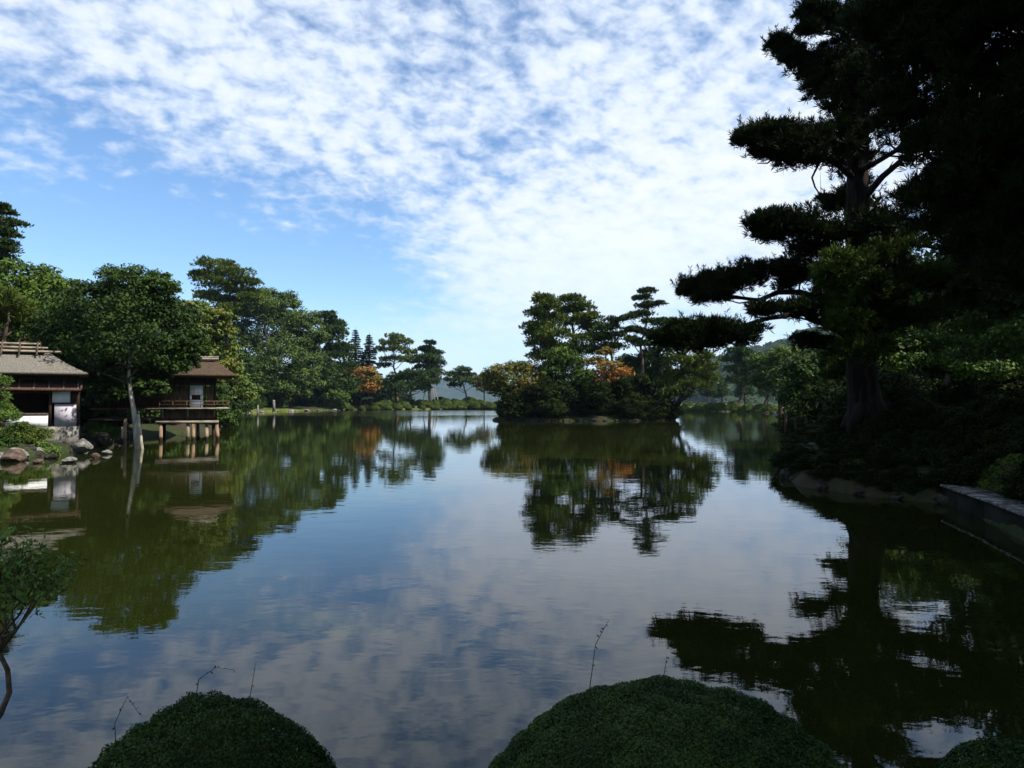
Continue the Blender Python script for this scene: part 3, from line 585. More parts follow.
# the big black pine: each limb and its needle pads
def big_pine():
    d0 = 25.0; x0 = X(868, d0); z0 = gz(x0, d0) - .1
    root = thing('black_pine', 'huge black pine in silhouette with thick trunk and long boughs over the pond', 'tree', (x0, d0, z0))
    def W(px, py, dy): dd = d0 + dy; return np.array([X(px, dd) - x0, dd - d0, Z(py, dd) - z0])
    tp = [W(872, 440, 0), W(866, 410, 0), W(862, 380, 0), W(860, 330, .1), W(862, 280, .1), W(858, 230, 0), W(860, 170, -.2), W(864, 100, 0), W(870, 40, .2), W(866, -30, .2), W(862, -110, 0), W(860, -170, 0)]
    b = MB(); b.tube(tp, [.95, .62, .52, .46, .42, .39, .35, .30, .26, .21, .14, .05], 14)
    for (px, py, dy) in ((884, 427, -.6), (850, 428, -.7), (893, 424, .6), (842, 424, .8)):     # root flares
        b.tube([W(868, 385, 0), W(868 + (px - 868) * .4, 408, dy * .4), W(px, py + 4, dy)], [.25, .28, .10], 8)
    b.build('trunk', M['bark_black'], root, smooth=True)
    rng = np.random.default_rng(7)
    limbs = [  # start on trunk, way points, end
        ([(860, 345, 0), (835, 325, -.8), (800, 310, -1.6), (770, 318, -2.2), (735, 330, -2.6)], .17),
        ([(860, 330, 0), (830, 300, .6), (800, 292, 1.0), (760, 300, 1.2), (715, 296, 1.0), (690, 294, .8)], .17),
        ([(858, 240, 0), (835, 232, -.8), (805, 226, -1.2), (765, 226, -1.6)], .13),
        ([(860, 180, 0), (835, 158, -.6), (800, 150, -1.0), (760, 146, -1.4)], .13),
        ([(863, 110, 0), (840, 90, .5), (812, 70, .8), (785, 52, 1.0)], .11),
        ([(868, 50, 0), (845, 28, -.5), (820, 15, -1), (806, 8, -1.2)], .09),
        ([(860, 200, 0), (885, 175, -.8), (905, 155, -1.2), (930, 150, -1.4), (960, 170, -1.6)], .13),
        ([(861, 250, 0), (890, 250, 1), (925, 245, 2), (970, 250, 3)], .12),
        ([(862, 300, 0), (895, 290, -1), (935, 285, -1.6), (975, 290, -2)], .12),
        ([(864, 100, 0), (895, 80, .8), (935, 60, 1.2)], .12), ([(868, 40, 0), (900, 10, -.6), (940, -15, -1)], .10),
        ([(861, 260, 0), (855, 262, -2), (842, 270, -3.6)], .11), ([(864, 110, 0), (850, 100, 2), (840, 95, 3)], .10),
        ([(866, -20, 0), (830, -40, .4), (810, -50, .8)], .08), ([(864, -60, 0), (900, -70, .4), (930, -80, .8)], .08)]
    for P, r in limbs:
        q = [W(*p) for p in P]; fine = []
        for a, c in zip(q[:-1], q[1:]):
            fine += [a, (a + c) / 2 + rng.normal(size=3) * .10]
        fine.append(q[-1]); m = MB(); m.tube(fine, np.linspace(r, .035, len(fine)), 8)
        for j in range(9):
            i0 = rng.integers(1, len(fine)); s = fine[i0]; e = s + rng.normal(size=3) * np.array([.7, .7, .3]) + np.array([0, 0, .3])
            m.tube([s, (s + e) / 2 + rng.normal(size=3) * .12, e], [.04, .028, .012], 5)
        m.build('limb', M['bark_black'], root, smooth=True)
    # bare crooked dead branch against the gap of sky
    m = MB(); m.tube([W(862, 170, -.5), W(880, 160, -.8), W(900, 148, -1), W(906, 140, -1), W(903, 134, -1)], [.10, .09, .08, .06, .03], 7)
    for e in ((890, 140), (915, 150), (924, 138), (884, 150)): m.tube([W(899, 149, -1), W((899 + e[0]) / 2 + 3, (149 + e[1]) / 2 + 2, -1), W(*e, -1)], [.05, .035, .018], 5)
    m.build('bare_branch', M['bark_black'], root, smooth=True)
    m = MB(); m.tube([W(822, 160, -.8), W(814, 176, -.8), W(817, 186, -.8), W(823, 195, -.8)], [.04, .035, .03, .015], 5)
    m.build('bare_branch', M['bark_black'], root, smooth=True)
    pads = [ # px, py, rx, ry, depth
        (690, 292, 15, 10, .8), (705, 285, 20, 13, .9), (730, 283, 24, 14, 1.1), (757, 277, 22, 15, 1.2), (785, 276, 26, 18, .8), (815, 280, 28, 22, .4), (712, 298, 18, 7, .4),
        (668, 340, 14, 8, -2.4), (690, 334, 22, 12, -2.6), (715, 332, 22, 12, -2.6), (742, 336, 20, 11, -2.5), (700, 346, 26, 7, -2.6), (765, 312, 14, 5, -2.0), (800, 312, 22, 10, -1.2), (835, 320, 26, 20, -.8),
        (762, 226, 13, 11, -1.6), (782, 224, 20, 14, -1.5), (805, 228, 22, 17, -1.2), (830, 235, 24, 22, -.8), (812, 250, 26, 10, -.2), (775, 236, 18, 8, -1.4),
        (748, 138, 12, 12, -1.3), (768, 135, 18, 14, -1.3), (795, 138, 22, 18, -1.0), (820, 145, 24, 22, -.8), (775, 152, 22, 8, -1.1), (845, 130, 26, 26, 0), (805, 160, 25, 9, -.9),
        (782, 42, 12, 11, .9), (795, 52, 15, 13, .9), (812, 65, 18, 18, .8), (825, 85, 18, 18, .5), (840, 60, 25, 25, 0), (850, 100, 25, 22, -.5),
        (815, 8, 14, 9, -1.0), (835, 15, 22, 16, -.8), (812, 26, 10, 6, -1), (860, 20, 26, 22, 0), (885, 50, 30, 24, .6), (895, 90, 26, 22, .8), (915, 30, 28, 26, 0),
        (842, 270, 26, 24, -3.2), (860, 290, 26, 18, -3.0), (860, 195, 22, 24, 1.5), (835, 205, 20, 14, .8), (858, 160, 24, 18, 1.2), (930, 142, 18, 10, -1.2), (955, 175, 26, 14, -1.5), (920, 195, 26, 10, -1.2),
        (900, 240, 30, 16, 1.4), (935, 235, 30, 16, 2), (975, 245, 30, 18, 3), (900, 290, 30, 16, -1.2), (935, 280, 30, 16, -1.6), (975, 285, 30, 16, -2), (880, 325, 26, 12, -.5), (845, 350, 20, 14, 1.4),
        (820, -35, 24, 14, .6), (885, 262, 26, 20, -2.2), (850, 325, 24, 16, -2.2), (882, 300, 28, 18, -2.0), (910, 320, 30, 14, -1.0), (868, 350, 24, 12, -2.4), (840, 300, 26, 18, .6), (880, 225, 24, 18, -1.6), (950, 310, 30, 14, -1.4), (850, 140, 26, 26, -.8), (880, 115, 26, 22, -.6), (862, 75, 26, 24, -1), (845, 375, 22, 12, 2.0), (860, -50, 30, 20, 0), (910, -70, 30, 20, .6), (860, -110, 28, 20, 0), (860, -160, 20, 20, 0), (940, -10, 30, 24, -.6), (810, 345, 22, 8, .5)]
    rngp = np.random.default_rng(8)
    for i, (px, py, rx, ry, dy) in enumerate(pads):
        c = W(px, py, dy); s = (d0 + dy) / F; C = c[None]; R = np.array([[rx * s, rx * s * .95, ry * s]])
        n = 30; u = unit(rngp.normal(size=(n, 3)) + np.array([0, 0, .3])) * (rngp.random((n, 1)) ** .4) * rngp.uniform(.8, 1.45, (n, 1))
        R = R * (1, 1, .85); cc = c + u * R * .84; rr = np.tile(np.array([[.25, .25, .15]]), (n, 1)) * rngp.uniform(.6, 1.4, (n, 1)) * max(.7, min(1.3, rx / 20))
        P, D, S, ln, wd = needles_on(rngp, cc, rr, 15, .23, 10, .13, .8, .45)
        # candle-like shoots standing off the pad, bristling with needles
        ns = 16; us = unit(rngp.normal(size=(ns, 3)) * np.array([1, 1, .5]) + np.array([0, 0, .45])); base_ = c + us * R * .85
        axs = unit(us * np.array([.6, .6, .2]) + np.array([0, 0, .9]) + rngp.normal(size=(ns, 3)) * .25); Ls = rngp.uniform(.22, .5, (ns, 1))
        q = np.tile(np.linspace(0, 1, 7)[None, :, None], (ns, 1, 1)); B_ = (base_[:, None] + axs[:, None] * Ls[:, None] * q).reshape(-1, 3); A_ = np.repeat(axs, 7, 0)
        B_ = np.repeat(B_, 6, 0); A_ = np.repeat(A_, 6, 0); D2 = unit(A_ * .8 + rngp.normal(size=A_.shape) * .7); S2 = unit(np.cross(D2, rngp.normal(size=D2.shape))); l2 = rngp.uniform(.10, .19, len(B_))
        P = np.vstack([P, B_ + D2 * l2[:, None] * .5]); D = np.vstack([D, D2]); S = np.vstack([S, S2]); ln = np.concatenate([ln, l2]); wd = np.concatenate([wd, l2 * .17])
        V, Fq = rhombi(P, D, S, ln, wd)
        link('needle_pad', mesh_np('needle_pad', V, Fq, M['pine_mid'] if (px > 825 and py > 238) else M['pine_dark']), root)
big_pine()

# nearer pine whose boughs hang in from the right edge
def overhang_pine():
    d0 = 13.0; x0 = 13.2; z0 = gz(x0, d0)
    root = thing('overhanging_pine', 'dark pine just outside the right edge whose boughs fill the upper right corner', 'tree', (x0, d0, z0))
    rng = np.random.default_rng(77); b = MB()
    b.tube([(0, 0, -.4), (.1, 0, 3), (-.1, .1, 7), (.1, 0, 11), (0, 0, 15)], [.5, .36, .30, .2, .06], 12)
    CC = []
    for i, (px, py, d) in enumerate(((905, 20, 14), (935, 60, 14.5), (925, 110, 15), (960, 20, 13), (990, 80, 13.5), (960, 140, 14), (1010, 150, 13), (1000, 10, 12.5), (985, 190, 14), (1020, 215, 13.5), (1040, 100, 12.5), (1050, 180, 13), (1000, 245, 14), (1045, 270, 13), (930, -30, 13.5), (980, -50, 13), (1040, -40, 13), (950, 205, 15),
            (1080, 20, 13), (1100, 100, 12), (1100, 200, 12))):
        c = np.array([X(px, d) - x0, d - d0, Z(py, d) - z0]); s = np.array([0, 0, max(3, c[2] - 1.2)])
        b.tube(wig(rng, s, c, 7, .10), np.linspace(.11, .03, 7), 6)
        n = 26; u = unit(rng.normal(size=(n, 3))) * rng.random((n, 1)) ** .4; CC.append(c + u * np.array([.95, .95, .55]))
    b.build('trunk', M['bark_black'], root, smooth=True)
    CC = np.vstack(CC); RR = np.tile([[.36, .36, .24]], (len(CC), 1)) * rng.uniform(.7, 1.3, (len(CC), 1))
    P, D, S, ln, wd = needles_on(rng, CC, RR, 34, .22, 9, .10, .4, .35); V, Fq = rhombi(P, D, S, ln, wd)
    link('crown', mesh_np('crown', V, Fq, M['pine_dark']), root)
overhang_pine()

# generic trees, copied for the woods behind and for the shade trees on the near bank
def gen_lobes(seed, h, r, n=14):
    rng = random.Random(seed); out = []
    for i in range(n):
        t = i / (n - 1); z = h * (.42 + .5 * t); a = i * 2.4 + rng.random(); q = r * (.62 * (1 - t) + .08) * rng.uniform(.7, 1.1)
        out.append((math.cos(a) * q, math.sin(a) * q, z, r * rng.uniform(.36, .5), r * rng.uniform(.36, .5), r * rng.uniform(.26, .36)))
    return out
woodsA = tree('broad', 'woodland_tree', 'dark leafy tree in the wood behind the tea house and plastered house', 'tree', (X(-20, 70), 70, gz(X(-20, 70), 70)), gen_lobes(1, 11, 4.2), M['leaf_dark'], M['bark'], .34, 1.4, 81, .25, group='wood behind the tea house')
spots = [(30, 66, .95, 1.2), (75, 70, 1.0, 2.1), (110, 60, .85, .3), (150, 66, .9, 3.3), (178, 75, .95, 5.0), (95, 85, 1.15, 2.6), (-10, 60, 1.0, 4.1), (140, 90, 1.15, .9), (200, 84, .95, 2.9), (222, 138, 1.1, 1.9), (60, 52, .7, 3.9), (110, 53, .62, 4.6)]
for px, d, s, rz in spots: copy_thing(woodsA, (X(px, d), d, gz(X(px, d), d) - .2), rz, s)
woodsB = tree('broad', 'far_tree', 'dark leafy tree in the belt along the far left shore', 'tree', (X(310, 165), 178, gz(X(310, 165), 178)), gen_lobes(2, 12, 5.0), M['leaf_dark'], M['bark'], .6, 1.4, 82, .3, group='belt of trees on the far left shore')
for px, d, s, rz in ((238, 150, 1.0, 1), (262, 160, .8, 2), (290, 170, .8, 3), (345, 190, .75, 4), (385, 215, .62, 2), (368, 205, .75, 2.7), (225, 135, .9, 5)): copy_thing(woodsB, (X(px, d), d, gz(X(px, d), d) - .2), rz, s)
woodsC = tree('broad', 'bank_tree', 'dark tree in the thicket behind the right bank', 'tree', (X(850, 95), 95, gz(X(850, 95), 95)), gen_lobes(3, 11, 4.6), M['leaf_dark'], M['bark'], .4, 1.4, 83, .3, group='thicket behind the right bank')
for px, d, s, rz in ((708, 215, .7, 1), (722, 235, .7, 2), (745, 225, .75, 3), (768, 215, .8, 4), (785, 190, .9, 5), (800, 150, .9, 5.5), (690, 235, .6, 2.5), (820, 110, .9, 1), (880, 80, .9, 2), (930, 90, 1.2, 3), (985, 80, 1.2, 4), (1040, 70, 1.1, 5), (900, 60, .7, 3), (990, 55, .75, 1.5)): copy_thing(woodsC, (X(px, d), d, gz(X(px, d), d) - .2), rz, s)
shade = tree('broad', 'shade_tree', 'tall shade tree on the near right bank beyond the edge of the view', 'tree', (21, 20, gz(21, 20)), gen_lobes(4, 21, 6.0, 18), M['leaf_dark'], M['bark'], .45, 1.5, 84, .45, group='shade trees on the near bank')
for x, y, s, rz in ((15.5, 4, 1.0, .5), (17, 11, 1.05, 2.2), (11, -1, .9, 3.2), (26, 9, 1.0, 1), (19.5, 4, .9, 2), (27, 28, 1.05, 3), (14, -5, .85, 4), (8.5, -4.5, .62, 5), (32, 18, 1.15, 2.5), (22, -6, 1.0, 1.8), (30, 40, .9, 1.1), (3.5, -5, .5, 3)):
    copy_thing(shade, (x, y, gz(x, y) - .2), rz, s)
shade.scale = (.75, .75, .75)
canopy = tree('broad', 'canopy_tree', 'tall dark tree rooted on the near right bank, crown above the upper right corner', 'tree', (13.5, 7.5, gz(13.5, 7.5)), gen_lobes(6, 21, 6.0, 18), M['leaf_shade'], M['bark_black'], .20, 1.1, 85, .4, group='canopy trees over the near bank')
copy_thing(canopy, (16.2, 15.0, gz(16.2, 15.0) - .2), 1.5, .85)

# dark undergrowth bushes closing the view under the trees (one bush built, the others copied)
ub = tree('broad', 'woodland_bush', 'dark leafy bush in the undergrowth of the left wood', 'bush', (X(150, 56), 56, gz(X(150, 56), 56)),
    [(0, 0, 1.3, 1.8, 1.6, 1.5), (1.5, .3, 1.0, 1.4, 1.3, 1.1), (-1.5, -.2, 1.1, 1.4, 1.3, 1.2), (.5, .2, 2.3, 1.2, 1.2, 1.0), (0, -.4, .5, 2.2, 1.4, .7)], M['leaf_dark'], M['bark'], .24, 1.2, 90, .07, group='undergrowth of the left wood', limbs=4)
ru = random.Random(12)
for px, d, s in ((95, 50, 1), (118, 54, 1.1), (60, 48, 1.0), (180, 62, 1.1), (205, 64, 1.2), (212, 100, 1.5), (130, 60, 1.5), (165, 66, 1.6), (100, 62, 1.5), (75, 60, 1.6), (30, 56, 1.5), (195, 74, 1.7), (222, 134, 1.6), (232, 142, 1.7), (243, 152, 1.6)):
    copy_thing(ub, (X(px, d), d, gz(X(px, d), d) - .2), ru.random() * 6, s)
ub2 = copy_thing(ub, (X(250, 158), 158, gz(X(250, 158), 158)), 1, 1.5, 'dark bush under the trees of the far left shore', 'undergrowth of the far left shore')
for i in range(24):
    px = 232 + i * 7.2 + ru.uniform(-2, 2); d = 160 + i * 2.9 + ru.uniform(-1, 6); copy_thing(ub2, (X(px, d), d, gz(X(px, d), d) - .2), ru.random() * 6, (ru.uniform(1.3, 2.2),) * 2 + (ru.uniform(1.1, 2.0),))
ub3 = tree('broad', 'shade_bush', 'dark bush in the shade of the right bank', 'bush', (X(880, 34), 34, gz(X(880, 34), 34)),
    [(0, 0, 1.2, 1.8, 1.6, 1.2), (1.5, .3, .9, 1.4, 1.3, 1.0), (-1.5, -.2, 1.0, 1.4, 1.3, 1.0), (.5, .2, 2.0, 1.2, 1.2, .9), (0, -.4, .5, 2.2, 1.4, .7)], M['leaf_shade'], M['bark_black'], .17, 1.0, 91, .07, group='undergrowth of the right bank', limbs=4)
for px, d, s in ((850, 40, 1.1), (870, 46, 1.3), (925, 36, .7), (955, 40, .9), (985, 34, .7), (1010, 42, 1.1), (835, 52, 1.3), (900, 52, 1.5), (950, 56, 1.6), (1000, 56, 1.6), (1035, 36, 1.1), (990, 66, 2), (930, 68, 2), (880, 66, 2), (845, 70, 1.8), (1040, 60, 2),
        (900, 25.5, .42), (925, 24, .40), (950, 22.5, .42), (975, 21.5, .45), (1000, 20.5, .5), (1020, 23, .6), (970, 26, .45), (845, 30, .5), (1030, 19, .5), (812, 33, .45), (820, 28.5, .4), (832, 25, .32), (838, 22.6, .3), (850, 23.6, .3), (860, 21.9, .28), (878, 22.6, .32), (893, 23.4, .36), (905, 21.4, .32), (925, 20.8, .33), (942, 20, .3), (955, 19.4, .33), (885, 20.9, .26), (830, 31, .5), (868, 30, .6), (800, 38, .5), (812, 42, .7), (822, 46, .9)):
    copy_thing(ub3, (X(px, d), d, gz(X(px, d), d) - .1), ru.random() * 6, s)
ub4 = copy_thing(ub3, (X(575, 94), 94, gz(X(575, 94), 94)), 2, 1.3, 'dark bush inside the island grove', 'undergrowth of the island')
for px, d, s in ((520, 94, .9), (540, 93, 1.2), (558, 97, 1.3), (590, 93, 1.3), (605, 96, 1.5), (620, 93, 1.3), (640, 95, 1.5), (655, 94, 1.3), (600, 91, 1.0), (575, 91, 1.0), (665, 92, .9), (550, 91, .9), (505, 93, .7), (530, 90, .8), (625, 90, .9), (645, 90.4, 1.0)):
    copy_thing(ub4, (X(px, d), d, gz(X(px, d), d) - .2), ru.random() * 6, s)

for a, b_ in zip(POND[7:14], POND[8:15]):
    for i in range(max(2, int(np.linalg.norm(b_ - a) / .7))):
        p = a + (b_ - a) * ru.random(); off = ru.uniform(.4, 1.0); c_ = ru.uniform(.18, .30) * (1 if p[1] < 30 else 1.3)
        copy_thing(ub3, (p[0] + off, p[1] + .1, .0 + .3 * off), ru.random() * 6, (c_ * 1.1, c_ * 1.1, c_ * ru.uniform(.7, 1.1)))
for x, y, c_ in ((11.9, 17.6, .35), (11.4, 15.6, .3), (10.9, 13.8, .33), (10.3, 11.8, .28), (12.2, 15.0, .42), (11.8, 12.5, .4), (13, 17.5, .45)):
    copy_thing(ub3, (x, y, gz(x, y) - .05), ru.random() * 6, c_)
# ------------------------------------------------------------------ shrubs, stones, posts
def dome(name, label, loc, r, h, mat, leaf, n, seed=1, group=None, twigs=()):
    rng = np.random.default_rng(seed); root = thing(name, label, 'shrub', loc, group)
    K = 28; V = [(0, 0, h * .88)]; Fq = []
    for i in range(1, 9):
        e = math.pi / 2 * (1 - i / 8)
        for j in range(K):
            a = 2 * math.pi * j / K; V.append((math.cos(a) * math.cos(e) ** .95 * r * .88, math.sin(a) * math.cos(e) ** .95 * r * .88, math.sin(e) * h * .88))
    Fq = [(0, 1 + j, 1 + (j + 1) % K, 1 + (j + 1) % K) for j in range(K)]
    Q = [(1 + i * K + j, 1 + (i + 1) * K + j, 1 + (i + 1) * K + (j + 1) % K, 1 + i * K + (j + 1) % K) for i in range(7) for j in range(K)]
    me = bpy.data.meshes.new('branches'); me.from_pydata(V, [], [f[:3] for f in Fq] + Q); me.materials.append(M['stone_dark'] if False else M['twig']); me.update()
    link('branches', me, root)
    u = rng.normal(size=(n, 3)); u[:, 2] = np.abs(u[:, 2]); u = unit(u)
    lump = 1 + .022 * np.sin(u[:, 0:1] * 5.1 + seed * 2) * np.sin(u[:, 1:2] * 4.7 + seed) + .02 * np.sin(u[:, 0:1] * 9 + seed) * np.sin(u[:, 1:2] * 8) + .02 * np.sin(u[:, 0:1] * 23) * np.sin(u[:, 1:2] * 21 + u[:, 2:3] * 17)
    P = u * np.array([r, r, h]) * lump * (1 + (rng.random((n, 1)) - .6) * .07)
    nn = unit(u / np.array([r, r, h]) * r + rng.normal(size=(n, 3)) * .75); D = unit(np.cross(nn, rng.normal(size=(n, 3)))); S = np.cross(nn, D)
    s = leaf * rng.uniform(.6, 1.4, n); V, Fq = rhombi(P, D, S, s, s * .5)
    link('foliage', mesh_np('foliage', V, Fq, mat), root)
    for tw in twigs:
        m = MB(); m.tube([np.array(p) for p in tw], np.linspace(.0022, .001, len(tw)), 4)
        V = []; pts = np.array(tw)
        for t in np.linspace(.3, 1, 9):
            p = np.array([np.interp(t * (len(pts) - 1), range(len(pts)), pts[:, j]) for j in range(3)])
            dd = unit(rng.normal(size=3)); ss = unit(np.cross(dd, rng.normal(size=3))); a, f = rhombi((p + dd * .008)[None], dd[None], ss[None], [.020], [.008]); m.add(a, f)
        m.build('twig', M['twig'], root)
    return root
d = 2.95; gl = gz(X(208, d), d)
dome('clipped_azalea', 'smaller of the two clipped round azaleas at the bottom, left of the middle', (X(208, d), d, gl - .05), .57, Z(712, d) - gl + .07, M['azalea'], .013, 110000, 3,
     'clipped azaleas on the near bank', twigs=([(-.36, 0, .45), (-.37, .0, .60), (-.33, .02, .70), (-.27, 0, .64)], [(-.1, .1, .55), (-.07, .1, .74), (0, .1, .79), (.08, .1, .78)], [(.14, .1, .55), (.15, .1, .68), (.17, .1, .80)]))
d = 3.15; gl = gz(X(670, d), d)
dome('clipped_azalea', 'larger of the two clipped round azaleas at the bottom, right of the middle', (X(672, d), d, gl - .05), .84, Z(704, d) - gl + .07, M['azalea'], .013, 230000, 4,
     'clipped azaleas on the near bank', twigs=([(-.36, .1, .6), (-.33, .1, .82), (-.27, .1, .93)], [(-.05, .0, .65), (-.03, .0, .80)], [(.2, -.2, .6), (.24, -.2, .78)]))
d = 3.2; dome('clipped_azalea', 'azalea just showing in the bottom right corner', (X(1010, d), d, gz(X(1010, d), d) - .05), .38, Z(744, d) - gz(X(1010, d), d) + .05, M['azalea'], .0145, 50000, 5, 'clipped azaleas on the near bank')

def left_shrub():
    d = 2.7; x0 = X(-30, d); z0 = gz(x0, d)
    root = thing('leafy_shrub', 'open leafy shrub with thin curved stem at the bottom left edge', 'shrub', (x0, d, z0))
    rng = np.random.default_rng(9)
    def W(px, py, dy=0.): dd = d + dy; return np.array([X(px, dd) - x0, dd - d, Z(py, dd) - z0])
    m = MB(); m.tube([np.array([0, 0, -.1]), W(-12, 735), W(5, 712), W(14, 690), W(12, 668), W(3, 650)], [.016, .013, .011, .010, .009, .008], 7)
    tips = []
    for (px, py, dy) in ((-40, 560, .1), (-20, 545, -.1), (0, 540, .2), (15, 545, -.15), (30, 550, .1), (45, 548, -.05), (60, 555, .1), (70, 568, 0), (55, 580, -.1), (35, 570, .2), (10, 570, -.2), (-10, 580, .1), (72, 580, .1), (20, 590, 0)):
        px = px * .92 - 14; py = py + 4; e = W(px, py, dy); s = W(2, 652); mid = W(2 + (px - 2) * .55, 652 + (py - 652) * .42, dy * .5)
        m.tube([s, (s + mid) / 2 + rng.normal(size=3) * .018, mid + rng.normal(size=3) * .015, (mid + e) / 2 + rng.normal(size=3) * .02, e], [.006, .005, .004, .003, .002], 5); tips += [e, (mid + e) / 2, e * .75 + mid * .25]
        for j in range(4):
            q = e + rng.normal(size=3) * .045; m.tube([(mid + e) / 2, q], [.003, .0015], 4); tips.append(q)
    m.build('stem', M['twig'], root, smooth=True)
    T = np.array(tips); R = np.tile([[.085, .085, .055]], (len(T), 1)) * rng.uniform(.7, 1.3, (len(T), 1))
    P, D, S, ln, wd = leaves_on(rng, T, R, 24, .026, .42, .5, .1, .9); V, Fq = rhombi(P, D, S, ln, wd)
    link('foliage', mesh_np('foliage', V, Fq, M['leaf_light']), root)
left_shrub()

def boulder(label, loc, s, mat, seed, group='boulders on the left bank', name='boulder'):
    rng = np.random.default_rng(seed); import bmesh
    bm = bmesh.new(); bmesh.ops.create_icosphere(bm, subdivisions=3, radius=1)
    pl = [(unit(rng.normal(size=3)), rng.uniform(.55, .85)) for _ in range(9)]
    for v in bm.verts:
        p = np.array(v.co)
        for nrm, dd in pl:
            q = p @ nrm
            if q > dd: p = p - nrm * (q - dd) * .85
        p = p * (1 + .03 * math.sin(p[0] * 7 + seed) * math.sin(p[2] * 9)); v.co = p
    me = bpy.data.meshes.new(name); bm.to_mesh(me); bm.free(); me.materials.append(mat)
    o = link(name, me, None, loc, (rng.uniform(-.2, .2), rng.uniform(-.2, .2), rng.random() * 6)); o.scale = s
    return tag(o, label, 'rock', group)
for i, (px, py, w, h, mt, lb) in enumerate((
        (14, 456, 24, 13, 'stone_red', 'broad reddish boulder at the water edge, leftmost on the bank'), (40, 461, 10, 5, 'stone_red', 'small reddish stone in the water beside the broad boulder'),
        (62, 441, 16, 14, 'stone', 'pale grey boulder under the grey plaster wall'), (84, 447, 20, 16, 'stone', 'big angular grey boulder beside the pale one'), (104, 438, 16, 14, 'stone_dark', 'dark boulder below the wood, right of the angular one'),
        (70, 460, 14, 6, 'stone', 'flat pale stone at the water line below the angular boulder'), (95, 456, 10, 6, 'stone_red', 'small brown stone at the water line, right of the flat one'), (56, 428, 9, 8, 'stone', 'pale rounded stone at the corner of the house'),
        (108, 452, 9, 5, 'stone', 'small grey stone near the reddish posts'), (30, 447, 16, 8, 'stone_dark', 'dark mossy boulder behind the broad reddish one'), (-8, 452, 16, 14, 'stone_red', 'brown boulder cut by the left edge of the view'),
        (52, 456, 12, 6, 'stone_dark', 'dark wet stone between the reddish and pale stones'), (120, 441, 10, 8, 'stone_dark', 'dark rock behind the reddish posts'))):
    d = CZ * F / (py + h * .4 - HZ) if py > 440 else 38; d = min(d, 39) + (1.2 if py < 440 else 0); s = d / F
    boulder(lb, (X(px, d), d, Z(py, d)), (w * s * .56, w * s * .5, h * s * .6), M[mt], 100 + i)
rb = random.Random(44); bs0 = boulder('small grey-brown stone at the water line of the left bank', (X(30, 32), 31.2, .05), (.3, .25, .2), M['stone'], 190, 'small stones on the left bank', 'bank_stone')
bs1 = boulder('small mossy stone at the water line of the left bank', (X(50, 34), 33.6, .05), (.3, .25, .2), M['stone_dark'], 191, 'small mossy stones on the left bank', 'bank_stone')
bank = [np.array(p) for p in ((-21.7, 29.5), (-21.6, 31.0), (-21.8, 35.2), (-23.5, 39.0), (-23.6, 41.5), (-24.6, 45))]
for a, b_ in zip(bank[:-1], bank[1:]):
    for i in range(int(np.linalg.norm(b_ - a) / .42)):
        p = a + (b_ - a) * rb.random(); c = (bs0, bs1)[rb.random() < .5].copy(); COL.objects.link(c); q = rb.uniform(.6, 1.5)
        off = rb.uniform(-.2, 1.0); c.location = (p[0] - off, p[1] + .1, max(.02, .35 * off) + rb.uniform(-.05, .1)); c.scale = (.32 * q, .27 * q, .2 * q * rb.uniform(.8, 1.5)); c.rotation_euler = (rb.uniform(-.3, .3), rb.uniform(-.3, .3), rb.random() * 6)
# stones lining the far shores: small repeats
base = boulder('grey edging stone of the left shore beyond the tea house', (X(236, 131), 131, .1), (.7, .6, .34), M['stone'], 150, 'edging stones on the far left shore', 'edging_stone')
rs = random.Random(3)
seg = [p for p in POND[22:28]]
k = 0
for a, b_ in zip(seg[:-1], seg[1:]):
    Ls = np.linalg.norm(b_ - a); n = int(Ls / 2.0)
    for i in range(n):
        t = (i + rs.random() * .5) / n; p = a * (1 - t) + b_ * t; c = base.copy(); COL.objects.link(c)
        c.location = (p[0] + rs.uniform(-.3, .3), p[1] + rs.uniform(-.3, .3), rs.uniform(.0, .2)); c.rotation_euler = (0, 0, rs.random() * 6); s = rs.uniform(.6, 1.3); c.location.x += rs.gauss(0, .5); c.location.y += rs.gauss(0, .5); s *= rs.uniform(.4, 1.3); c.scale = (.65 * s, .6 * s, .30 * s * rs.uniform(.7, 1.5))
baseI = boulder('dark mossy stone of the island shore', (3, 88.1, .1), (.5, .4, .28), M['stone_dark'], 151, 'stones round the island', 'shore_stone')
for a, b_ in zip(ISLE, np.roll(ISLE, -1, 0)):
    if (a[1] + b_[1]) / 2 > 98: continue
    n = max(2, int(np.linalg.norm(b_ - a) / 1.3))
    for i in range(n):
        t = (i + rs.random() * .5) / n; p = a * (1 - t) + b_ * t; c = baseI.copy(); COL.objects.link(c)
        c.location = (p[0], p[1], rs.uniform(0, .15)); c.rotation_euler = (0, 0, rs.random() * 6); s = rs.uniform(.6, 1.2); c.scale = (.55 * s, .45 * s, .28 * s)
baseR = boulder('dark mossy stone at the foot of the right bank', (9.4, 21.5, .15), (.6, .5, .4), M['stone_dark'], 152, 'stones along the right bank', 'bank_stone')
for a, b_ in zip(POND[7:14], POND[8:15]):
    n = max(2, int(np.linalg.norm(b_ - a) / 1.0))
    for i in range(n):
        t = (i + rs.random() * .5) / n; p = a * (1 - t) + b_ * t; c = baseR.copy(); COL.objects.link(c)
        c.location = (p[0] + .15, p[1], rs.uniform(-.05, .1)); c.rotation_euler = (0, 0, rs.random() * 6); s = rs.uniform(.3, .8); c.scale = (.6 * s, .5 * s, .42 * s)

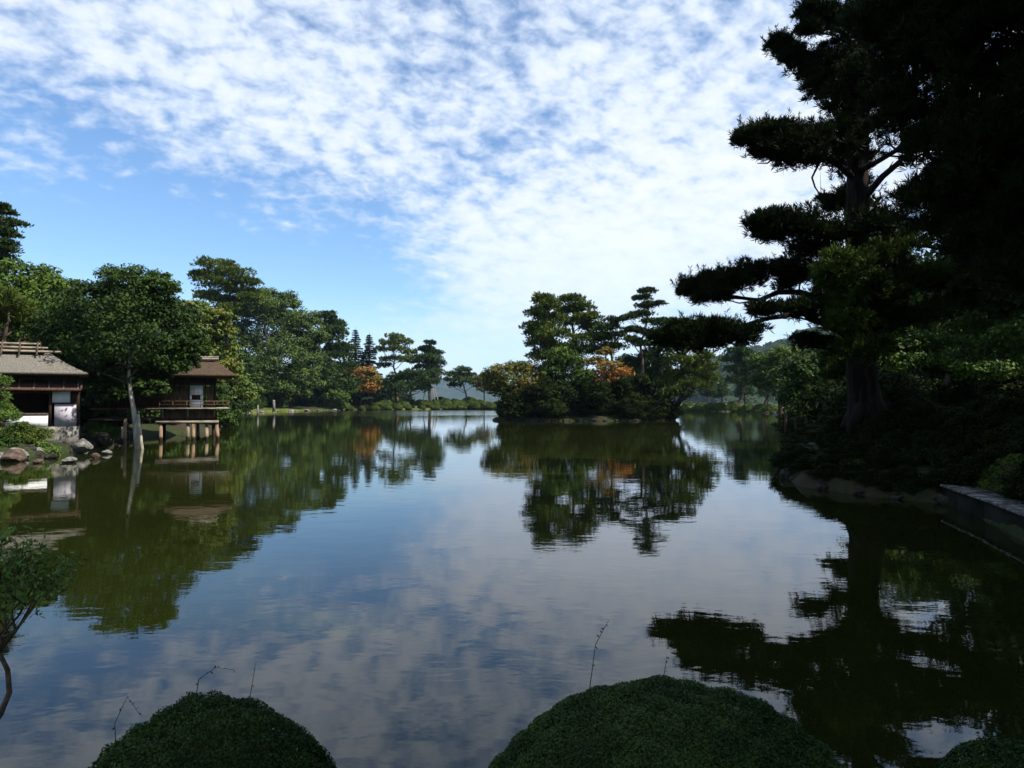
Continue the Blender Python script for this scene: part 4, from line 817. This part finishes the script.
# shrubs: one leafy mound copied with different scales
mound = dome('rounded_shrub', 'low rounded green shrub on the far shore', (X(395, 197), 197, gz(X(395, 197), 197)), 1.6, 1.1, M['azalea_far'], .22, 3200, 21, 'rounded shrubs along the far shore')
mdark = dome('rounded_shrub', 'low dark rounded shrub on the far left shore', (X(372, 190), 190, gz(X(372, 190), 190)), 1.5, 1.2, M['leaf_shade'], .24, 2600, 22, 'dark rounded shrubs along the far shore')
for px, d, r, h in ((378, 190, 1.2, 1.0), (404, 196, 1.5, 1.1), (412, 206, 1.3, 1.2), (420, 207, 1.4, 1.3), (429, 208, 1.6, 1.1), (437, 208, 1.3, 1.2), (446, 208, 1.7, 1.5), (455, 209, 1.6, 1.6), (462, 209, 1.3, 1.2), (472, 209, 1.5, 1.4), (480, 208, 1.6, 1.3), (488, 209, 1.2, .9), (498, 207, 1.5, 1.1),
        (342, 180, 1.9, 1.2), (408, 212, 2, 1.6), (440, 216, 2.2, 1.8), (470, 216, 2.2, 1.8), (386, 196, 1.8, 1.3)):
    copy_thing(mound, (X(px, d), d, gz(X(px, d), d) - .05), rs.random() * 6, (r * .8, r * .8, h * 1.3))
for i in range(44):
    px = 352 + i * 3.5 + rs.uniform(-1, 1); d = 180 + min(i, 22) * .9 + rs.uniform(0, 1) ** 3 * 14
    while height(np.array([[X(px, d), d]]))[0] < .12: d += .5
    c_ = rs.uniform(.4, 1.0); copy_thing(rs.choice((mound, mound, mdark)), (X(px, d), d, gz(X(px, d), d) - .1), rs.random() * 6, (c_ * .9, c_ * .9, c_ * rs.uniform(.9, 1.5)))
mr = copy_thing(mound, (X(712, 164), 164, gz(X(712, 164), 164)), 0, (1.3, 1.3, 1.3), 'low rounded shrub on the right far shore', 'rounded shrubs on the right far shore')
for px, d, r, h in ((721, 162, 1.3, 1.6), (734, 160, 1.6, 1.8), (748, 156, 1.4, 1.4), (760, 150, 1.3, 1.3), (700, 172, 1.3, 1.3), (770, 142, 1.4, 1.4), (688, 180, 1.4, 1.3)):
    copy_thing(mr, (X(px, d), d, gz(X(px, d), d) - .05), rs.random() * 6, (r * .7, r * .7, h * .9))
for i in range(26):
    px = 672 + i * 4.6 + rs.uniform(-1, 1); d = 165 - i * 1.5 + rs.uniform(-2, 14)
    while height(np.array([[X(px, d), d]]))[0] < .12: d += .5
    c_ = rs.uniform(.4, .9); copy_thing(mr, (X(px, d), d, gz(X(px, d), d) - .1), rs.random() * 6, (c_ * .9, c_ * .9, c_ * rs.uniform(.9, 1.5)))
big = copy_thing(mound, (X(333, 181), 181, gz(X(333, 181), 181)), 0, (2.4, 2.2, 3.2), 'large bright yellow-green clipped mound on the far left shore', 'clipped mounds')
lb_ = ['bright clipped azalea mound right of the big pine trunk', 'second bright clipped mound from the big pine trunk', 'broad clipped bush at the right edge catching the light', 'dim bush above the stone ledge at the right edge', 'low bush at the foot of the big pine', 'low mossy bush between the clipped mounds']
az = None
for i, (px, d, r, h, mt) in enumerate(((905, 30, 1.0, .95, 'azalea_far'), (935, 33, 1.2, 1.1, 'azalea_far'), (1008, 27, 1.35, 1.15, 'azalea_far'), (1022, 17, .9, .85, 'azalea_far'), (835, 23.5, .7, .55, 'azalea'), (962, 31, .9, .8, 'azalea_far'))):
    x = X(px, d); dome('clipped_bush', lb_[i], (x, d, gz(x, d) - .05), r, h, M[mt], .07, 7000, 30 + i, 'clipped bushes on the right bank')
lb_ = ['olive clipped shrub between the boulders and the plastered house', 'pale fresh-green tuft spilling to the water below the grey wall', 'small green plant by the dark boulder', 'dark green shrub at the left edge on the bank', 'low shrub beside the reddish posts']
for i, (px, py, d, r, h, mt) in enumerate(((28, 430, 34.5, 1.3, .9, 'azalea_far'), (47, 452, 33.6, .8, .7, 'leaf_light'), (98, 428, 40.0, .9, .7, 'leaf_mid'), (4, 438, 32.5, .9, .8, 'leaf_dark'), (117, 432, 41.0, .8, .7, 'leaf_mid'))):
    x = X(px, d); zb = max(Z(py, d) - h * .6, -.05)
    tree('broad', 'bank_shrub', lb_[i], 'shrub', (x, d, zb), [(0, 0, h * .5, r * .6, r * .5, h * .4), (r * .55, -.1, h * .35, r * .45, r * .4, h * .32), (-r * .5, .1, h * .45, r * .5, r * .4, h * .36), (.1, -.3 * r, h * .2, r * .6, r * .4, h * .3), (-.3 * r, 0, h * .8, r * .35, r * .3, h * .25)], M[mt], M['bark'], .09, 1.2, 40 + i, .03, group='shrubs on the left bank', limbs=3)
# pine bough leaning into view at the left edge in front of the house
ptree('pine', 'garden_pine', 'low green pine in flat pads in front of the plastered house at the left edge', 'tree', 33, -22,
    [(-2, 382, 13, 5, 0), (-4, 398, 11, 5, .3), (2, 419, 14, 5, -.3), (-16, 408, 18, 7, .4), (-22, 386, 20, 7, 0), (-2, 408, 12, 4, .4)], M['leaf_light'], M['bark'], seed=45, leaf=.16, dens=1.3, trunk_r=.12, width=.25)

def post(name, label, cat, x, y, z0, z1, r, mat, lean=(0, 0), group=None):
    o = thing(name, label, cat, (x, y, z0), group); m = MB(); h = z1 - z0
    m.tube([(0, 0, 0), (lean[0] * .5, lean[1] * .5, h * .5), (lean[0], lean[1], h)], [r * 1.08, r, r * .94], 10); m.build('shaft', mat, o, smooth=True)
    c = MB(); c.tube([(lean[0], lean[1], h), (lean[0], lean[1], h + .03)], [r * .96, r * .7], 10); c.build('cap', M['wood_dark'], o, smooth=True)
    return o
d = 39.0
post('mooring_post', 'tallest reddish timber post left of the pale trunk', 'post', X(125.5, d), d, -.6, Z(419, d), .09, M['post_red'], group='posts by the left bank')
post('mooring_post', 'thinner grey-brown post between the bank and the reddish post', 'post', X(120, d), d + .3, -.6, Z(427, d), .07, M['post_wood'], group='posts by the left bank')
post('mooring_post', 'short pale post nearest the bank of the three', 'post', X(117, d), d + .6, -.6, Z(428, d), .06, M['post_wood'], group='posts by the left bank')
post('tree_prop', 'pale slanting timber prop leaning on the waterside tree trunk', 'prop', X(151, 38.3), 37.6, -.6, Z(414, 38.3), .085, M['bark_pale'], lean=(-.48, .3))
for i, (px, py, d, ln) in enumerate(((783, 415, 37.5, .15), (797, 418, 37, -.1), (804, 419, 36.5, .1))):
    post('water_post', ('leftmost of the three dark posts in the water by the right bank', 'middle dark post in the water by the right bank', 'rightmost dark post in the water by the right bank')[i], 'post', X(px, d), d, -.6, Z(py, d), .07, M['wood_dark'], (ln, 0), 'posts by the right bank')
for i, (px, dx) in enumerate(((422, 1.0), (436, -1.0), (440, -1.7))):
    d = 209; x = X(px, d); post('pine_prop', 'slanting timber prop under the conical pine', 'prop', x, d, gz(x, d) - .2, gz(x, d) + 5.2, .16, M['wood_grey'], (dx, 0), 'props under the conical pine')
post('stone_post', 'thin upright stone post standing in the water off the far left shore', 'post', X(258, 122), 122, -.5, 1.7, .14, M['stone'])
post('stone_post', 'pale upright stone at the far left shore under the camphor', 'post', X(274, 140), 140, .3, 2.6, .25, M['stone'])

# stone ledge on the right bank
def ledge():
    root = thing('stone_ledge', 'pale stone-topped retaining ledge running along the water at the right edge', 'ledge', (0, 0, 0))
    mat, t, b = new_mat('pebbled stone top'); tc = t.nodes.new('ShaderNodeTexCoord')
    v = t.nodes.new('ShaderNodeTexVoronoi'); v.inputs['Scale'].default_value = 6; t.links.new(tc.outputs['Object'], v.inputs['Vector'])
    n = noise(t, tc.outputs['Object'], 4.5, 5, .65)
    c = mixcol(t, maprange(t, v.outputs['Distance'], .0, .6), (.50, .48, .45), (.16, .15, .14)); c = mixcol(t, maprange(t, n, .44, .54), c, (.05, .05, .035))  # moss blotches, with dappled shade put into the same dark colour
    t.links.new(c, b.inputs['Base Color']); b.inputs['Roughness'].default_value = .9
    bp = t.nodes.new('ShaderNodeBump'); bp.inputs['Strength'].default_value = .8; bp.inputs['Distance'].default_value = .04; t.links.new(v.outputs['Distance'], bp.inputs['Height']); t.links.new(bp.outputs[0], b.inputs['Normal'])
    P = [(10.85, 18.1), (10.2, 15.5), (9.35, 12.6), (8.95, 11.0), (8.3, 8.0), (7.9, 6.2)]; wid = .75
    top = MB(); wall = MB()
    for (a, b2) in zip(P[:-1], P[1:]):
        n_ = 3
        for i in range(n_):
            t0, t1 = i / n_ + .006, (i + 1) / n_ - .006
            p = [a[0] + (b2[0] - a[0]) * t0, a[1] + (b2[1] - a[1]) * t0]; q = [a[0] + (b2[0] - a[0]) * t1, a[1] + (b2[1] - a[1]) * t1]
            e = random.Random(i + int(a[1] * 10)).uniform(-.015, .02)
            top.hexa([(p[0], p[1], .415), (q[0], q[1], .415), (q[0] + wid, q[1] + .12, .415), (p[0] + wid, p[1] + .12, .415)], [(p[0], p[1], .46 + e), (q[0], q[1], .46 + e), (q[0] + wid, q[1] + .12, .46 + e), (p[0] + wid, p[1] + .12, .46 + e)])
        wall.hexa([(a[0] + .06, a[1], -.8), (b2[0] + .06, b2[1], -.8), (b2[0] + wid - .05, b2[1] + .1, -.8), (a[0] + wid - .05, a[1] + .1, -.8)], [(a[0] + .06, a[1], .395), (b2[0] + .06, b2[1], .395), (b2[0] + wid - .05, b2[1] + .1, .395), (a[0] + wid - .05, a[1] + .1, .395)])
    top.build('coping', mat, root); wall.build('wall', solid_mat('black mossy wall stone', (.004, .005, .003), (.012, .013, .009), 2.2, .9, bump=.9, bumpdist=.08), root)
ledge()
# low kerb along the right far shore
kb = MB()
for a, b_ in zip(POND[14:19], POND[15:20]): kb.hexa([(a[0], a[1], -.4), (b_[0], b_[1], -.4), (b_[0] + .6, b_[1] + .4, -.4), (a[0] + .6, a[1] + .4, -.4)], [(a[0], a[1], .32), (b_[0], b_[1], .32), (b_[0] + .6, b_[1] + .4, .32), (a[0] + .6, a[1] + .4, .32)])
tag(kb.build('shore_kerb', M['stone']), 'long low stone edging along the right far shore', 'kerb')

# small ferns at the foot of the big pine
def fern(label, x, y, seed):
    rng = np.random.default_rng(seed); m = MB(); root = thing('fern', label, 'fern', (x, y, gz(x, y)), 'ferns under the big pine')
    C, D, S, A, B = [], [], [], [], []
    for j in range(16):
        a = rng.random() * 6.28; L_ = rng.uniform(.5, .9); o = np.array([math.cos(a), math.sin(a), 0]); sd = np.array([-math.sin(a), math.cos(a), 0])
        for t in np.linspace(.1, 1, 14):
            p = o * L_ * t + np.array([0, 0, .55 * L_ * math.sin(t * 2.3)])
            for s in (-1, 1):
                C.append(p + sd * s * .05); D.append(unit(sd * s + o * .5)); S.append(unit(o + np.array([0, 0, .3]))); A.append(.16 * (1.2 - t)); B.append(.04)
    V, Fq = rhombi(np.array(C), np.array(D), np.array(S), np.array(A), np.array(B)); link('fronds', mesh_np('fronds', V, Fq, M['leaf_mid']), root)
for i, (px, d) in enumerate(((828, 22.3), (842, 22.0), (856, 22.6), (872, 21.5), (815, 26), (890, 22.0), (910, 20.5))):
    fern(('arching fern', 'fern')[0] + ' ' + ('left of the big pine foot at the water', 'below the big pine foot', 'right under the big pine trunk', 'right of the big pine root', 'by the three dark posts', 'on the dark bank right of the trunk', 'on the dark bank near the stone ledge')[i], X(px, d), d, 300 + i)

#@@BUILDINGS
def teahouse():
    a = math.radians(24)        # front turned a little towards the pond
    ox, oy = X(190, 46), 46.0
    root = thing('tea_house', 'brown timber tea house on stilts over the water with white paper screen', 'tea house', (ox, oy, 0), rz=a)
    # local: x along the front (right = +), y back, z up.  front wall at y=0
    W0, W1, D1 = -5.6, 1.55, 4.2
    m = MB()
    for i, (x, lean) in enumerate(((-1.65, 0), (-.10, .0), (.22, 0), (.48, .05), (1.0, .03), (1.60, .14))):
        p = MB(); yy = (-.5, -.45, -.55, .6, -.4, -.5)[i]
        p.tube([(x + lean, yy, -.8), (x, yy, 1.12)], [.125, .105], 10); p.build('stilt', (M['stilt_red'], M['stilt_wood'], M['stilt_red'], M['stilt_wood'], M['stilt_wood'], M['stilt_red'])[i], root, smooth=True)
    for x in (-5.3, -4.2, -3.1): p = MB(); p.tube([(x, -.2, -.8), (x, -.2, 1.12)], [.12, .11], 8); p.build('stilt', M['wood_dark'], root, smooth=True)
    for x in (-1.6, .2, 1.5): p = MB(); p.tube([(x, 3.4, -.8), (x, 3.4, 1.12)], [.12, .11], 8); p.build('stilt', M['wood_dark'], root, smooth=True)
    m = MB(); m.box((-1.95, -.68, 1.12), (1.72, -.50, 1.28)); m.box((-1.95, .4, 1.12), (1.72, .56, 1.28)); m.build('beam', M['wood_grey'], root)
    m = MB(); m.box((W0, -.48, 1.29), (W1 + .05, D1, 1.42)); m.build('floor_frame', M['wood_dark'], root)
    m = MB(); m.box((-1.7, -.46, 1.43), (1.60, -.40, 1.98))
    for x in np.arange(-1.68, 1.6, .16): m.box((x, -.475, 1.44), (x + .012, -.46, 1.97))
    m.build('skirt', M['wood_brown'], root)
    for x in (-1.55, -.1, 1.45):
        b = MB(); b.hexa([(x - .04, -.5, 1.50), (x + .04, -.5, 1.50), (x + .04, -.44, 1.46), (x - .04, -.44, 1.46)], [(x - .04 , -1.0, 2.0), (x + .04, -1.0, 2.0), (x + .04, -.9, 2.02), (x - .04, -.9, 2.02)]); b.build('bracket', M['wood_grey'], root)
    m = MB(); m.box((-1.8, -1.05, 2.03), (2.35, .0, 2.10)); m.box((1.56, 0.001, 2.031), (2.35, D1, 2.099)); m.build('deck', M['wood_grey'], root)
    m = MB(); m.box((W0, .001, 1.99), (W1, D1, 2.09)); m.build('floor', M['wood_brown'], root)
    r = MB(); r.box((-1.8, -1.02, 2.50), (2.33, -.97, 2.55)); r.box((-1.78, -1.01, 2.30), (2.32, -.98, 2.33)); r.box((2.28, -.96, 2.50), (2.33, 2.5, 2.55))
    for x in (-1.75, -1.0, -.2, .6, 1.4, 2.27): r.box((x, -1.015, 2.11), (x + .05, -.975, 2.499))
    for y in (0, .9, 1.8): r.box((2.285, y, 2.11), (2.325, y + .05, 2.499))
    r.build('railing', M['wood_brown'], root)
    # walls
    z1 = 4.05
    for x in (-5.5, -4.6, -1.75, -.12, .85, 1.45):
        c = MB(); c.box((x, .0, 2.11), (x + .11, .11, z1)); c.build('column', M['wood_dark'], root)
    c = MB(); c.box((1.45, 2.0, 2.11), (1.56, 2.11, z1)); c.build('column', M['wood_dark'], root)
    w = MB(); w.box((-1.63, .02, 2.11), (-.13, .06, 3.55))
    for x in np.arange(-1.6, -.15, .14): w.box((x, .0, 2.12), (x + .025, .02, 3.55))
    w.build('plank_wall', M['wood_brown'], root)
    w = MB(); w.box((-5.38, .02, 2.11), (-1.76, .06, 3.95))
    for x in np.arange(-5.3, -1.8, .2): w.box((x, .0, 2.12), (x + .03, .02, 3.95))
    w.build('plank_wall', M['wood_dark'], root)
    w = MB(); w.box((W0, D1 - .06, 2.11), (-1.0, D1, 3.95)); w.box((W0, .12, 2.11), (W0 + .06, D1 - .07, 3.95)); w.build('rear_wall', M['wood_dark'], root)
    w = MB(); w.box((-1.64, .02, 3.56), (1.44, .07, z1)); w.build('lintel', M['wood_dark'], root)
    w = MB(); w.box((.86, .12, 2.11), (1.44, .16, 3.55))
    for i in range(3): w.box((.95 + i * .18, .10, 2.2), (.98 + i * .18, .118, 3.5))
    # shoji: white paper on thin lattice with a small dark window
    s = MB(); s.box((-.01, .03, 2.12), (.84 * .92, .06, 2.62)); s.box((-.01, .03, 2.92), (.773, .06, 3.52)); s.box((-.01, .03, 2.621), (.10, .06, 2.919)); s.box((.62, .03, 2.621), (.773, .06, 2.919))
    sh = s.build('paper_screen', M['paper'], root)
    g = MB()
    for x in (0, .25, .50, .75): g.box((x - .006, .022, 2.93), (x + .006, .03, 3.52))
    for z in (3.07, 3.22, 3.37): g.box((-.0, .018, z - .005), (.76, .022, z + .005))
    g.box((-.01, .02, 2.60), (.77, .03, 2.625)); g.box((-.01, .02, 2.915), (.77, .03, 2.94)); g.build('lattice', M['wood_grey'], sh)
    dk = MB(); dk.box((.101, .045, 2.63), (.619, .055, 2.91)); dk.build('small_window', M['wood_dark'], sh)
    w = MB(); w.box((1.02, .03, 2.12), (1.40, .06, 3.5)); w.build('plank_wall', M['wood_brown'], root)
    # roof: hipped, thick brown shingle with slight sag, pale ridge poles
    def roof(x0, x1, y0, y1, zE, xr0, xr1, yr, zR, th, mat, nm):
        K = 8; m = MB(); V = []
        def ring(t):
            s = t ** 1.25 * .35 + t * .65
            ax = x0 + (xr0 - x0) * t; bx = x1 + (xr1 - x1) * t; ay = y0 + (yr - .02 - y0) * t; by = y1 + (yr + .02 - y1) * t; z = zE + (zR - zE) * s
            return [(ax, ay, z), (bx, ay, z), (bx, by, z), (ax, by, z)]
        V += [(x0 + .12, y0 + .12, zE - th), (x1 - .12, y0 + .12, zE - th), (x1 - .12, y1 - .12, zE - th), (x0 + .12, y1 - .12, zE - th)]
        for i in range(K + 1): V += ring(i / K)
        Fq = [(0, 3, 2, 1)] + [(i * 4 + j, i * 4 + (j + 1) % 4, (i + 1) * 4 + (j + 1) % 4, (i + 1) * 4 + j) for i in range(K + 1) for j in range(4)] + [((K + 1) * 4 + 0, (K + 1) * 4 + 1, (K + 1) * 4 + 2, (K + 1) * 4 + 3)]
        m.add(V, Fq); return m.build(nm, mat, root)
    shingle = solid_mat('moss-browned shingle', (.030, .020, .012), (.085, .056, .034), 5, .9, (1, 3, 6), .8)
    rf = roof(-6.0, 2.75, -1.25, D1 + .9, 4.22, -4.6, 1.65, 1.9, 5.25, .13, shingle, 'roof')
    rp = MB()
    rp.box((-4.5, 1.62, 5.24), (1.5, 2.18, 5.34)); rp.build('ridge_board', M['wood_dark'], rf)
    for z, w_ in ((5.39, .10), (5.52, .085)):
        p = MB(); p.tube([(-4.7, 1.9 - .22 + (z - 5.39), z), (1.75, 1.9 - .22 + (z - 5.39), z)], [w_ * .6] * 2, 8); p.tube([(-4.7, 2.12 - (z - 5.39), z), (1.75, 2.12 - (z - 5.39), z)], [w_ * .6] * 2, 8); p.build('ridge_pole', M['wood_grey'], rf, smooth=True)
    return root
teahouse()

def plaster_house():
    a = math.radians(30); ox, oy = X(79, 36.5), 36.5; g = 1.25
    root = thing('plastered_house', 'house with grey thatch roof, white and grey plaster panels on a stone base', 'house', (ox, oy, g), rz=a)
    # local: right front corner at the origin, x negative to the left, y back
    H = 2.75; Wd = -7.5
    f = MB(); f.box((Wd, .0, -1.0), (0, 3.4, .0)); f.build('stone_base', M['stone'], root)
    def z(py): return Z(py, 36.5) - g
    def bx(nm, mat, x0, x1, z0, z1_, y0=.0, y1=.12, par=None): m = MB(); m.box((x0, y0, z0), (x1, y1, z1_)); return m.build(nm, mat, par or root)
    bx('wall', M['plaster_grey'], -1.05, -.08, .02, z(404), .02)
    bx('wall', M['plaster'], -1.15, -.38, z(402.5), z(390.5), .02)
    bx('wall', M['plaster'], -3.1, -1.32, .02, z(414.5), .02)
    bx('wall', M['wood_dark'], Wd, -3.12, .02, z(414.5), .02)
    bx('wall', M['wood_dark'], -.375, -.01, z(402.5), z(390.5), .03)
    for x in (-1.30, -.09, -3.9): bx('column', M['wood_dark'], x, x + .12, .02, 2.3, -.01, .125)
    bx('rail', M['wood_brown'], Wd, -1.31, z(414.3), z(412.8), -.03, .09)
    bx('rail', M['wood_dark'], -1.17, -.1, z(403.9), z(402.6), -.02, .1)
    bx('lintel', M['wood_brown'], Wd, -1.31, z(393.5), z(391.8), -.01, .11)
    bx('lintel', M['wood_dark'], Wd, 0.0, z(390.3), z(373), .0, .1)
    bx('side_wall', M['wood_dark'], -.12, -.0, .02, z(373), .126, 3.4); bx('rear_wall', M['wood_dark'], Wd, -.125, .02, z(373), 3.28, 3.4)
    bx('floor', M['wood_dark'], Wd, -.13, .005, .06, .13, 3.27)
    # pent roof of reddish bark, held down by battens
    m = MB(); y0 = -.50
    m.hexa([(Wd - .4, y0, z(391.5)), (.15, y0, z(391.5)), (.15, -.005, z(383.2)), (Wd - .4, -.005, z(383.2))], [(Wd - .4, y0, z(389)), (.15, y0, z(389)), (.15, -.005, z(381)), (Wd - .4, -.005, z(381))])
    pr = m.build('pent_roof', solid_mat('reddish bark roof', (.045, .025, .017), (.12, .068, .048), 9, .9, (4, 1, 1), .6), root)
    m = MB()
    for x in np.arange(Wd, .1, .62): m.hexa([(x, y0 + .02, z(389) + .0), (x + .05, y0 + .02, z(389)), (x + .05, -.01, z(381)), (x, -.01, z(381))], [(x, y0 + .02, z(389) + .04), (x + .05, y0 + .02, z(389) + .04), (x + .05, -.01, z(381) + .04), (x, -.01, z(381) + .04)])
    m.build('batten', M['wood_grey'], pr)
    # main roof, half-hipped to the right
    thatch = solid_mat('grey thatch', (.085, .075, .06), (.20, .18, .15), 10, .95, (3, 1, 1), .8)
    x0, x1, yf, yb, zE, zR = Wd - .8, .40, -.95, 4.4, z(373.5), z(352); yr = 1.7; K = 8; V = [(x0 + .1, yf + .1, zE - .12), (x1 - .1, yf + .1, zE - .12), (x1 - .1, yb - .1, zE - .12), (x0 + .1, yb - .1, zE - .12)]
    for i in range(K + 1):
        t = i / K; q = t * .7 + t * t * .3; ax = x0; bx_ = x1 - 1.75 * t; V += [(ax, yf + (yr - .02 - yf) * t, zE + (zR - zE) * q), (bx_, yf + (yr - .02 - yf) * t, zE + (zR - zE) * q), (bx_, yb + (yr + .02 - yb) * t, zE + (zR - zE) * q), (ax, yb + (yr + .02 - yb) * t, zE + (zR - zE) * q)]
    Fq = [(0, 3, 2, 1)] + [(i * 4 + j, i * 4 + (j + 1) % 4, (i + 1) * 4 + (j + 1) % 4, (i + 1) * 4 + j) for i in range(K + 1) for j in range(4)] + [tuple((K + 1) * 4 + j for j in range(4))]
    m = MB(); m.add(V, Fq); rf = m.build('roof', thatch, root)
    # ridge: crossed short poles carrying long pale poles
    for k_, (zz, yy, w_) in enumerate(((zR + .02, yr - .38, .055), (zR + .22, yr - .22, .05), (zR + .42, yr - .08, .05), (zR + .22, yr + .3, .05))):
        p = MB(); xe = x1 - 1.5 + .25 * (k_ == 0) - .35 * k_; p.tube([(x0, yy, zz), (xe, yy, zz + .03)], [w_, w_], 8); p.build('ridge_pole', M['wood_grey'], rf, smooth=True)
    m = MB()
    for x in np.arange(x0 + .4, x1 - 1.9, .75): m.tube([(x, yr - .75, zR - .20), (x, yr - .02, zR + .55)], [.045, .04], 6); m.tube([(x + .1, yr + .75, zR - .20), (x + .1, yr + .02, zR + .55)], [.045, .04], 6)
    m.build('ridge_strut', M['wood_brown'], rf)
    m = MB(); m.box((x0 + .2, yr - .30, zR - .05), (x1 - 2.0, yr + .30, zR + .14)); m.build('ridge_cap', M['wood_dark'], rf)
plaster_house()

# ------------------------------------------------------------------ the air
hz = MB(); hz.box((-6000, -300, -42), (6000, 5200, 230))
hm = bpy.data.materials.new('pale haze'); hm.use_nodes = True; t = hm.node_tree; t.nodes.clear()
pv = t.nodes.new('ShaderNodeVolumePrincipled'); pv.inputs['Color'].default_value = (.55, .74, 1, 1); pv.inputs['Density'].default_value = 0.75e-4; pv.inputs['Anisotropy'].default_value = .2
om = t.nodes.new('ShaderNodeOutputMaterial'); t.links.new(pv.outputs[0], om.inputs['Volume'])
HAZE = True
if HAZE: tag(hz.build('haze', hm), kind='stuff')
